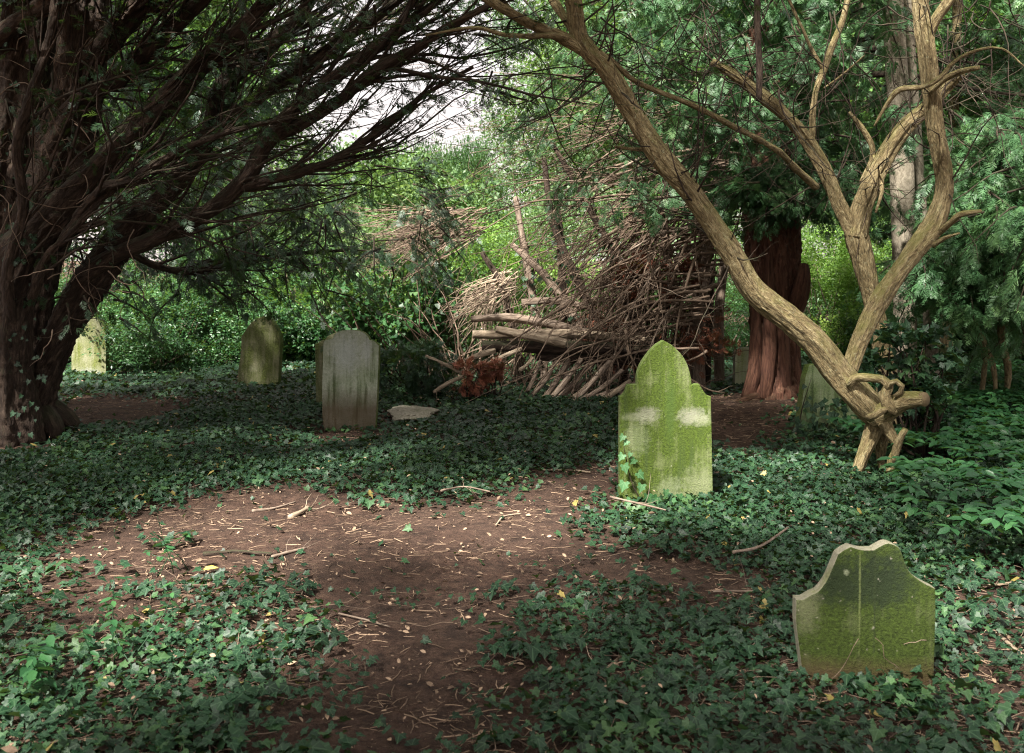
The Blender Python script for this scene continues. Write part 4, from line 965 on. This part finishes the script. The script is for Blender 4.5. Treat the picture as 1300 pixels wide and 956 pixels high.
# shrubs
S1 = broad('shrub', 111, 1.9, 1.25, 'bush_leaf', .0, 'bright green shrub between the olive gravestone and the grey one', ncl=46, per=70, s=(.45, .9), loc=W(385, 15.5), group='shrubs behind the gravestones', cat='shrub', tr=0, tm=T_BC2)
sh = [(120, 15.2, 1, (1.1, 1, .85), 'dim shrub behind the leftmost gravestone'), (200, 14.6, 2, (1.1, 1, .75), 'low dark green shrub right of the leftmost gravestone'), (265, 15.2, 3, (1, 1, .9), 'shrub just left of the olive gravestone'),
      (325, 16.6, 4, (1.2, 1, 1.2), 'taller shrub right behind the olive gravestone'), (925, 16.5, 3.4, (.9, 1, .7), 'low shrub left of the red-brown trunk'),
(1180, 15.5, 5.2, (1.1, 1, .8), 'shaded shrub behind the dim round-headed gravestone'), (1300, 14, 2.2, (1.2, 1, .8), 'shaded shrub behind the bare evergreen stems'),
      (20, 16, 2.9, (1.3, 1, 1.1), 'shrub behind the base of the left yew'), (-120, 14, .9, (1.3, 1, 1.2), 'shrub at the far left behind the yew')]
S2 = broad('shrub', 112, 2.2, 1.4, 'bright_leaf', .0, 'sunlit shrub behind the fan of bleached twigs', ncl=46, per=60, s=(.5, 1.0), loc=W(560, 18), group='shrubs behind the gravestones', cat='shrub', tr=0, tm=T_BC2)
S3 = broad('shrub', 113, 2.3, 1.1, 'lime_leaf', .0, 'glowing yellow-green shrub right of the red-brown trunk', ncl=40, per=60, s=(.5, 1.0), loc=W(1050, 16.2), group='shrubs behind the gravestones', cat='shrub', tr=0, tm=T_BC2)
for px, Yd, rz, s, lab in [(655, 16.2, 2, (1, 1, .95), 'glowing yellow-green shrub seen over the stacked logs'), (420, 16, 4, (1.2, 1, .62), 'low yellow-green shrub between the olive and the grey gravestones')]: copy_tree(S3, at(px, Yd), rz, s, lab)
for px, Yd, rz, s, lab in [(450, 17.5, 2.5, (1.2, 1, 1.1), 'pale shrub rising behind the grey rounded gravestone'), (640, 17, 4.4, (1.1, 1, 1.0), 'sunlit shrub behind the stacked logs'), (720, 18, 5.4, (1.3, 1, 1.25), 'shrub glimpsed through the leaning dead stems'),
      (1030, 19, 2.2, (.9, 1, 1.3), 'pale shrub far behind the red-brown trunk'), (1110, 19.5, 1.2, (1.2, 1, 1.5), 'bright shrub behind the fork of the tree'), (840, 19, .4, (1.2, 1, 1.3), 'pale shrub behind the dead tangle'), (345, 19, .9, (1.3, 1, 1.3), 'pale sunlit shrub above the olive gravestone')]: copy_tree(S2, at(px, Yd), rz, s, lab)
for px, Yd, rz, s, lab in sh: copy_tree(S1, at(px, Yd), rz, s, lab)

def leafmound(name, px, py, Yd, R, mat, n, s, label, cat, seed, tm, per=40, stems=5):
    r = np.random.RandomState(seed); c = P(px, py, Yd); b_ = c.copy(); b_[2] = float(gz(c[0], c[1])); t_ = thing(name, b_, label, cat)
    cr = MB(); cc = blob(cr, r, c, R, n, per, tm, s, min(R) * .22, .75, zmin=b_[2]); cr.build('foliage', M[mat], t_)
    mb = MB()
    for q in cc[::max(1, len(cc) // (stems * 3))]: tube(mb, [b_, (b_ + q) / 2 + r.randn(3) * .08, q], [.015, .01, .004], 5, .1)
    mb.build('stem', M['yew_bark'], t_); return t_
leafmound('ivy_mound', 515, 385, 14.2, (.95, .7, .62), 'bush_leaf', 90, (.05, .10), 'glossy ivy-smothered mound between the grey gravestone and the logs', 'ivy', 301, T_IVS, 60)
leafmound('ivy_mound', 440, 430, 15.0, (.9, .6, .5), 'bush_leaf', 60, (.05, .10), 'lower ivy mound just behind the grey rounded gravestone', 'ivy', 302, T_IVS, 50)
leafmound('yew_shrub', 524, 470, 11.4, (.50, .35, .26), 'yew_leaf', 40, (.08, .16), 'small near-black shrub right of the grey rounded gravestone', 'shrub', 303, T_FR, 26)
leafmound('ivy_plant', 1158, 452, 8.0, (.34, .25, .30), 'ivy', 36, (.05, .09), 'glossy ivy climbing above the sawn stub of the thorn', 'ivy', 304, T_IV, 14)
leafmound('ivy_plant', 1175, 520, 7.8, (.22, .2, .26), 'ivy', 22, (.045, .08), 'ivy hanging behind the cut end of the stub', 'ivy', 305, T_IV, 12)
leafmound('red_dead_spray', 597, 478, 10.9, (.17, .12, .13), 'red_dead', 12, (.09, .15), 'larger clump of rust red dead conifer foliage below the logs', 'dead foliage', 306, T_FR, 16)
leafmound('red_dead_spray', 629, 468, 11.0, (.11, .1, .06), 'red_dead', 7, (.08, .13), 'smaller rust red dead conifer tuft just right of the larger one', 'dead foliage', 307, T_FR, 14)
leafmound('red_dead_spray', 835, 345, 11.7, (.42, .2, .28), 'red_dead', 26, (.10, .18), 'rusty dead foliage glimpsed inside the tangle of curved twigs', 'dead foliage', 308, T_FR, 16)

# ================================================================ the collapsed dead tree and the brush
rs = np.random.RandomState(71)
db = P(850, 500, 11.9); db[2] = 0
dt = thing('dead_tree', db, 'collapsed dead tree spreading a dense dome of curved brown twigs left of the red-brown trunk', 'dead tree')
mb = MB()
add(mb, [(885, 505, 12.1, 16), (885, 420, 12.1, 13), (895, 330, 12.0, 11), (915, 240, 11.9, 9), (925, 150, 11.8, 7)], 20, .35, .12, 11)
add(mb, [(880, 500, 12.3, 10), (870, 420, 12.3, 9), (850, 340, 12.3, 7), (838, 270, 12.2, 5)], 16, .35, .12, 12)
mb.build('trunk', M['dead_wood'], dt)
tw = MB(); nb = 0
def arcstrand(px, py, Yd, ang, L, r, curl, k):
    """an arc in the picture's plane with some depth; ang in degrees (180 = left, 270 = down)"""
    a = math.radians(ang); p = P(px, py, Yd); pts = [p]; n = 14; dy = rs.randn() * .3; wv = rs.randn() * .35
    for i in range(n):
        a += curl / n + wv * math.sin(i * .9 + k) / n * 2; pts.append(pts[-1] + np.array([math.cos(a), dy / 2 + rs.randn() * .08, math.sin(a) + rs.randn() * .05]) * L / n)
    return np.array(pts), r * np.linspace(1, .25, n + 1)
for i_ in range(215):
    f = rs.rand()
    if f < .62:    # arching out to the left
        s_ = rs.rand(); px, py = 890 + 50 * s_ + rs.randn() * 8, 400 - 215 * s_ + rs.randn() * 20; ang = rs.uniform(158, 192); L = rs.uniform(1.3, 3.4); cu = rs.uniform(.8, 1.8) * (1 if rs.rand() < .75 else .3)
    elif f < .88:  # hanging down
        px, py = rs.uniform(800, 915), rs.uniform(220, 330); ang = rs.uniform(205, 262); L = rs.uniform(1.0, 2.0); cu = rs.uniform(.0, 1.0) * (1 if rs.rand() < .7 else -.6)
    else:
        px, py = rs.uniform(720, 900), rs.uniform(330, 450); ang = rs.uniform(140, 300); L = rs.uniform(.4, 1.0); cu = rs.uniform(-1.4, 1.4)
    pts, rad = arcstrand(px, py, rs.uniform(10.9, 12.6), ang, L, rs.uniform(.008, .024), cu, i_)
    big = nb < 80 and L > 1.3
    m_ = MB() if big else tw
    tube(m_, pts, rad, 5, .07, .25, 0, i_)
    for _ in range(rs.randint(1, 3)):
        q, tg = along(pts, rs.uniform(.2, .9)); a, b = grow(rs, q, tg + rs.randn(3) * .45, L * rs.uniform(.2, .5), .006, 6, .15, -.05); tube(m_, a, b, 4)
    if big: m_.build('branch', M['dead_twig' if i_ % 5 else 'dead_wood'], dt); nb += 1
for i_ in range(45):    # long thin bare branches sweeping left
    pts, rad = arcstrand(rs.uniform(860, 950), rs.uniform(110, 290), rs.uniform(10.2, 12), rs.uniform(160, 198), rs.uniform(1.8, 3.6), rs.uniform(.004, .009), rs.uniform(.15, .8), i_); tube(tw, pts, rad, 5, .1, .2, 0, i_)
    for _ in range(5):
        q, tg = along(pts, rs.uniform(.2, .95)); a, b = grow(rs, q, tg + rs.randn(3) * .5, rs.uniform(.3, .9), .004, 7, .18, -.03); tube(tw, a, b, 4)
for i_ in range(200):   # dark tangle at its foot
    p = P(rs.uniform(740, 905), rs.uniform(385, 500), rs.uniform(11.2, 12.4)); a, b = grow(rs, p, rs.randn(3) * [1, .5, .7], rs.uniform(.3, .9), .007, 8, .3); tube(tw, a, b, 4)
tag(tw.build('twigs', M['dead_twig'], dt), kind='stuff')
cr = MB(); blob(cr, rs, P(830, 425, 12.0), (.9, .3, .35), 40, 14, T_FR, (.1, .18), .12); cr.build('dead_foliage', M['red_dead'], dt)

# leaning dead stems left of it
LS = [[(790, 470, 12.4, 7), (745, 380, 12.5, 6), (705, 290, 12.6, 5), (690, 200, 12.7, 3)], [(765, 440, 12.2, 6), (700, 360, 12.4, 5), (650, 310, 12.6, 3)], [(720, 430, 12.6, 6), (712, 330, 12.7, 5), (706, 240, 12.8, 4)],
      [(690, 430, 13, 5), (670, 340, 13, 5), (655, 250, 13, 3)], [(810, 450, 12.1, 6), (790, 350, 12, 5), (740, 250, 12, 4), (700, 180, 12, 3)], [(780, 440, 12.8, 7), (800, 350, 12.9, 6), (850, 270, 13, 4)],
      [(660, 430, 12.8, 4), (640, 370, 12.9, 4), (612, 320, 13, 3)], [(915, 500, 12.8, 8), (912, 400, 12.8, 7), (925, 300, 12.8, 6)], [(896, 500, 12.7, 5), (900, 400, 12.7, 5), (905, 330, 12.7, 4)]]
LL = ['dark dead stem leaning left from behind the main gravestone', 'shorter dead stem leaning left above the stacked logs', 'upright dead stem behind the logs', 'upright dead stem left of the others behind the logs', 'long dead stem curving up left through the curved twigs', 'dead stem leaning right into the curved twigs', 'thin dead stem at the left end of the logs', 'pale upright stem just left of the red-brown trunk', 'thin upright stem beside the small pale green gravestone']
for k_, (c_, lab) in enumerate(zip(LS, LL)):
    p_, r_ = ctrl(c_); b_ = p_[0].copy(); b_[2] = 0; p_[0][2] = min(p_[0][2], .3); p_ = np.vstack([b_, p_]); r_ = np.concatenate([[r_[0] * 1.1], r_])
    mb = MB(); tube(mb, p_, r_, 12, .05, .3, .1, k_); shoots(mb, rs, p_, r_, 7, (.3, .9), (0, 0, .1), .6, 2, .3, 1, .35, .009, tang=.4)
    o = mb.build('dead_tree', M['dead_wood' if k_ % 2 else 'yew_bark']); place(o, b_); tag(o, lab, 'dead tree', 'dead stems standing in the brush')
    lv = MB(); n = 90; q = np.array([along(p_, rs.uniform(.1, .8))[0] for _ in range(n)]) + rs.randn(n, 3) * .05
    inst(lv, T_IVS, q, np.column_stack([rs.randn(n, 2) * .6, -np.ones(n)]), np.column_stack([rs.randn(n) * .6, -np.ones(n), .5 * np.ones(n)]), rs.uniform(.04, .08, n), rs.rand(n))
    if k_ < 6:
        l_ = lv.build('ivy_leaves', M['ivy']); l_.parent = o; l_.location = -Vector([float(v) for v in b_])

# stacked logs
LG = [([(598, 405, 11.6, 4), (640, 403, 11.6, 5), (690, 410, 11.6, 5), (735, 420, 11.6, 5), (780, 430, 11.6, 4)], 'dead_wood', 'long thin log along the top of the stack'),
      ([(600, 425, 11.5, 5), (660, 424, 11.5, 6), (730, 424, 11.5, 6), (830, 432, 11.5, 5)], 'pale_wood', 'pale straight log second from the top of the stack'),
      ([(612, 440, 11.4, 7), (680, 440, 11.4, 8), (760, 441, 11.4, 8), (850, 446, 11.4, 6)], 'yew_bark', 'thick dark log in the middle of the stack'),
      ([(680, 452, 11.5, 6), (760, 455, 11.5, 7), (850, 460, 11.5, 6)], 'yew_bark', 'dark log lowest in the stack above the leaning poles'),
      ([(662, 384, 11.8, 4), (700, 382, 11.8, 4), (740, 388, 11.8, 3)], 'dead_wood', 'short log lying crosswise above the stack'),
      ([(630, 418, 11.3, 4), (700, 432, 11.2, 6), (718, 436, 11.2, 6)], 'pale_wood', 'short pale log end resting on the thick dark log'),
      ([(590, 458, 11.2, 3), (610, 450, 11.2, 3.5), (628, 445, 11.3, 3.5)], 'pale_wood', 'pale stick propped at the left end of the stack'),
      ([(617, 464, 11.1, 3), (640, 452, 11.2, 3), (662, 443, 11.3, 3)], 'pale_wood', 'second pale stick propped just right of the first at the left end'),
      ([(540, 452, 11.0, 1.8), (560, 460, 11.0, 2), (590, 476, 11.0, 2)], 'pale_wood', 'thin pale stick sloping down towards the red dead foliage'),
      ([(550, 498, 10.8, 2), (570, 486, 10.8, 2.4), (588, 478, 10.9, 2.4)], 'pale_wood', 'thin pale stick rising from the ivy to the red dead foliage'),
      ([(700, 522, 10.8, 5), (730, 525, 10.7, 5), (765, 528, 10.7, 4)], 'red_bark', 'red-brown log lying on the ground below the leaning poles'),
      ([(755, 524, 10.9, 4), (790, 526, 10.9, 5), (830, 525, 10.9, 5)], 'red_bark', 'red-brown log on the ground disappearing behind the main gravestone'),
      ([(715, 520, 11.0, 5), (760, 506, 11.2, 6), (800, 492, 11.4, 6)], 'dead_wood', 'thick grey pole lying lowest among the leaning poles')]
for k_, (c_, m_, lab) in enumerate(LG):
    p_, r_ = ctrl(c_); mb = MB(); tube(mb, p_, r_, 26, .02, .35, .09, k_ + 5, flat=True, ridge=.006); shoots(mb, rs, p_, r_, 3, (.08, .3), (0, -.3, .3), .6, 1, .1, .9, .35, .01)
    a_ = p_[0] - p_[1]; o = mb.build('log', M[m_]); place(o, p_[0]); tag(o, lab, 'log', 'logs and sticks of the brush pile')
# row of leaning poles
ordw = ['leftmost', 'second', 'third', 'fourth', 'fifth', 'sixth', 'seventh', 'eighth', 'ninth', 'tenth', 'eleventh', 'twelfth', 'thirteenth', 'last and rightmost']
PL = [((660, 470), (676, 454), 3), ((670, 496), (686, 458), 3), ((670, 508), (707, 458), 4), ((684, 514), (722, 456), 4.5), ((672, 512), (712, 493), 4), ((692, 514), (738, 456), 4.5), ((702, 512), (752, 456), 4.5), ((708, 514), (741, 482), 3.5),
      ((714, 516), (775, 462), 4.5), ((722, 518), (786, 446), 4.5), ((728, 514), (790, 470), 4), ((700, 516), (745, 500), 4), ((745, 520), (800, 484), 4.5), ((760, 520), (812, 480), 4)]
PL.sort(key=lambda q: q[0][0])
for k_, (b0, t0_, r0) in enumerate(PL):
    y0 = 10.9 + .25 * rs.rand(); p_, r_ = ctrl([(b0[0], b0[1], y0, r0), ((b0[0] + t0_[0]) / 2 + rs.randn() * 1.5, (b0[1] + t0_[1]) / 2 + 2, y0 + .15, r0 * .95), (t0_[0], t0_[1], y0 + .35, r0 * .8)])
    mb = MB(); tube(mb, p_, r_ * .8, 18, .02, .3, .08, k_ + 30, flat=True, ridge=.003); shoots(mb, rs, p_, r_, 2, (.05, .2), (0, -.3, .2), .5, 1, .3, .9, .3, .006)
    o = mb.build('pole', M[('pale_wood', 'dead_wood', 'dead_wood')[k_ % 3]]); place(o, p_[0])
    tag(o, f'{ordw[k_]} of the leaning sticks under the logs' + (', counting their feet from the left' if 0 < k_ < 13 else ''), 'leaning stick', 'sticks leaning against the logs')

# fans of bleached twigs
def fan(label, px, py, Yd, n, a0, a1, L, cu, px_s, py_s, mat, seed, name='brush_heap'):
    global rs
    rs = np.random.RandomState(seed); c = P(px, py, Yd); b_ = c.copy(); b_[2] = float(gz(c[0], c[1])); t_ = thing(name, b_, label, 'brush'); tw = MB(); k = 0
    for i in range(n):
        pts, rad = arcstrand(px + rs.uniform(*px_s), py + rs.uniform(*py_s), Yd + rs.uniform(-.5, .5), rs.uniform(a0, a1), rs.uniform(*L), rs.uniform(.005, .013), rs.uniform(*cu), i)
        m_ = MB() if k < 40 else tw; tube(m_, pts, rad, 5, .08, .2, 0, i)
        for _ in range(2):
            q, tg = along(pts, rs.uniform(.2, .9)); a, b = grow(rs, q, tg + rs.randn(3) * .4, rs.uniform(.2, .5), .005, 6, .15); tube(m_, a, b, 4)
        if k < 40: m_.build('branch', M[mat], t_); k += 1
    # the heap's buried core, reaching the ground
    for i in range(50):
        p = b_ + np.array([rs.randn() * .5, rs.randn() * .3, 0]); a, b = grow(rs, p, (rs.randn() * .5, rs.randn() * .3, 1), max(.3, c[2] - b_[2]) * rs.uniform(.6, 1.1), .014, 8, .12); tube(tw, a, b, 5)
    tag(tw.build('twigs', M['dead_twig'], t_), kind='stuff')
fan('fan of grey-brown dead branches sweeping left above the ivy mound', 560, 285, 14.0, 150, 172, 215, (.5, 1.5), (-.2, .6), (-20, 60), (-22, 22), 'dead_wood', 81)
fan('smaller fan of bleached bent branches just left of the standing dead stems', 648, 350, 12.8, 60, 178, 235, (.4, 1.0), (.1, .9), (-20, 10), (-10, 25), 'pale_wood', 82)
# dark boughs hanging behind the brush
rs = np.random.RandomState(91)

# ================================================================ climbing ivy on the main stone
cv = thing('climbing_ivy', P(800, 642, 6.38), 'ivy stem with a few pale leaves climbing the left side of the tall green gravestone', 'ivy')
mb = MB(); sp_ = [P(x, y, 6.36) for x, y in ((822, 650), (812, 632), (803, 615), (798, 598), (795, 582), (792, 565), (793, 548))]
tube(mb, sp_, [.004, .004, .0035, .003, .003, .002, .001], 6, .02); mb.build('stem', M['yew_bark'], cv)
lv = MB(); pl = [(792, 553, .04), (797, 560, .035), (791, 577, .045), (801, 575, .03), (792, 590, .055), (806, 583, .04), (793, 612, .06), (810, 600, .05), (815, 615, .05), (822, 628, .06), (800, 635, .05), (835, 632, .06), (845, 622, .045), (828, 640, .06), (852, 636, .06), (862, 628, .045), (870, 640, .055)]
pos = np.array([P(x, y, 6.335) for x, y, s in pl]); n = len(pl)
inst(lv, T_IV, pos, np.column_stack([rs.randn(n) * .5 - .3, -.25 * np.ones(n), -.8 * np.ones(n)]), np.column_stack([rs.randn(n) * .3, -np.ones(n), .7 * np.ones(n)]), [1.2 * s for _, _, s in pl], rs.rand(n))
lv.build('ivy_leaves', M['young_ivy'], cv)

# sticks on the ground
ST = [([(368, 655), (380, 650), (392, 644)], 6, 'pale_wood', 'short pale chunk of wood on the bare soil, left of centre'), ([(258, 702), (300, 700), (345, 703)], 5, 'yew_bark', 'dark half-buried stick on the soil, left of centre'),
      ([(345, 706), (370, 700), (388, 696)], 3.4, 'dead_wood', 'stick continuing right of the dark half-buried one'), ([(320, 648), (350, 645), (375, 638)], 3, 'dead_wood', 'thin stick behind the short pale chunk of wood'),
      ([(715, 866), (760, 855), (795, 828), (810, 815)], 3.6, 'pale_wood', 'curved pale stick lying in the ivy at the bottom edge'), ([(1188, 745), (1240, 743), (1310, 738)], 4, 'pale_wood', 'long pale stick lying right of the short dark gravestone'),
      ([(1262, 800), (1285, 820), (1320, 850)], 5, 'pale_wood', 'forked pale stick at the lower right corner'), ([(930, 725), (965, 716), (1000, 690)], 3.6, 'dead_wood', 'curved stick in the ivy above the short dark gravestone'),
      ([(905, 752), (960, 752), (1000, 762)], 2.6, 'dead_wood', 'thin straight stick left of the short dark gravestone'), ([(430, 780), (465, 788), (495, 797)], 2.2, 'dead_wood', 'thin stick by the ivy edge near the bottom centre'),
      ([(775, 650), (820, 662), (845, 668)], 2.6, 'dead_wood', 'stick in front of the tall green gravestone'), ([(690, 598), (725, 597), (750, 600)], 2.6, 'pale_wood', 'thin pale stick on the path left of the tall green gravestone'),
      ([(560, 640), (590, 633), (622, 640)], 2.2, 'dead_wood', 'bent twig lying near the middle of the path'), ([(630, 668), (640, 655), (662, 650)], 2.2, 'pale_wood', 'small pale hooked twig on the path')]
for k_, (c_, r0, m_, lab) in enumerate(ST):
    g_ = np.array([G(*q) for q in c_]); g_[:, 2] = gz(g_[:, 0], g_[:, 1]) + .012 + (.10 if ivy_density(g_[:, 0], g_[:, 1]).mean() > .5 else 0)
    rr = np.full(len(g_), .62 * r0 * g_[:, 1].mean() / FPX) * np.linspace(1, .6, len(g_)); mb = MB(); tube(mb, g_, rr, 10, .02, .35, .08, k_)
    if k_ % 2 == 0: shoots(mb, rs, g_, rr, 3, (.08, .25), (0, 0, .1), .5, 1, .2, .9, .6, .006)
    o = mb.build('fallen_stick', M[m_]); place(o, g_[0]); tag(o, lab, 'stick', 'sticks lying on the ground')
yl = G(258, 726); mb = MB(); yl[2] = gz(yl[0], yl[1]) + .03
V, F = leaf_oval(); inst(mb, (V, F), [yl], np.array([[.9, .3, .1]]), np.array([[0., -.3, 1]]), [.075], [1.]); o = mb.build('fallen_leaf', mat_plain('yellow_leaf', (.5, .36, .05), (.65, .48, .08), scale=40, bstr=.1)); place(o, yl)
tag(o, 'single yellow leaf lying on the dark soil at the left', 'leaf')
# pale slab of rock in the ivy by the grey stone
bm = bmesh.new(); bmesh.ops.create_icosphere(bm, subdivisions=4, radius=1)
for v in bm.verts:
    n_ = float(fbm(v.co.x * 2 + 5, v.co.y * 2 + v.co.z, 3)); v.co = Vector((v.co.x * .24, v.co.y * .36, v.co.z * .05)) * (.7 + .7 * n_)
me = bpy.data.meshes.new('flat_stone'); bm.to_mesh(me); bm.free(); me.materials.append(mat_stone('pale_rock', (.22, .2, .15), (.40, .37, .30), (.12, .13, .06), .1))
o = bpy.data.objects.new('flat_stone', me); C.objects.link(o); g_ = G(524, 532); o.location = (g_[0], g_[1], float(gz(g_[0], g_[1])) + .05); tag(o, 'pale flat stone lying in the ivy right of the grey gravestone', 'stone')
# small saplings in the left foreground
def sapling(px, py, h, nl, s, label, seed, mat='bramble', dist=None):
    r = np.random.RandomState(seed); b_ = G(px, py); b_[2] = gz(b_[0], b_[1]); t_ = thing('seedling', b_, label, 'plant', 'small leafy seedlings')
    mb = MB(); lv = MB(); paths = []
    for k in range(4):
        a, b = grow(r, b_ + r.randn(3) * [.05, .05, 0], (r.randn() * .35, r.randn() * .35, 1), h * r.uniform(.5, 1), .003, 8, .12); tube(mb, a, b, 5); paths.append(a)
    pos = np.array([along(paths[i % 4], r.uniform(.3, 1))[0] for i in range(nl)]); az = r.rand(nl) * 6.28
    inst(lv, leaf_oval() if seed % 2 else T_IV, pos, np.stack([np.cos(az), np.sin(az), -.2 + 0 * az], -1), jit(r, nl, 1, .3), r.uniform(s * .6, s, nl), r.rand(nl))
    mb.build('stem', M['bramble'], t_); lv.build('leaves', M[mat], t_)
sapling(150, 850, .42, 46, .06, 'leafy seedling at the bottom left in front of the bare soil', 1)
sapling(215, 720, .38, 40, .05, 'seedling standing on the bare soil left of the yellow leaf', 3)
sapling(60, 880, .35, 60, .08, 'broad bright leaves at the very bottom left corner', 5)
sapling(1150, 900, .13, 12, .055, 'small pale ivy shoots at the foot of the short dark gravestone', 2, 'young_ivy')
sapling(1215, 640, .4, 30, .07, 'yellow-green seedling in the undergrowth on the right', 7)

cv = thing('climbing_ivy', P(1040, 560, 8.9), 'ivy sprawling over the foot and left edge of the streaked leaning gravestone', 'ivy')
r_ = np.random.RandomState(7); lv = MB(); n = 130
px_ = r_.uniform(1010, 1085, n); py_ = 560 - 55 * r_.rand(n) ** 2.2 - 20 * (px_ < 1028) * r_.rand(n); pos = np.array([P(x, y, 8.9 - .05 * r_.rand()) for x, y in zip(px_, py_)])
inst(lv, T_IVS, pos, np.column_stack([r_.randn(n) * .6, -.3 * np.ones(n), -.7 * np.ones(n)]), np.column_stack([r_.randn(n) * .4, -np.ones(n), .7 * np.ones(n)]), r_.uniform(.04, .08, n), r_.rand(n)); lv.build('ivy_leaves', M['ivy'], cv)
mb = MB(); tube(mb, [P(1012, 560, 8.92), P(1018, 520, 8.9), P(1030, 480, 8.9)], [.006, .005, .002], 6, .05); tube(mb, [P(1040, 560, 8.9), P(1055, 530, 8.9), P(1070, 505, 8.9)], [.006, .005, .002], 6, .05); mb.build('stem', M['yew_bark'], cv)
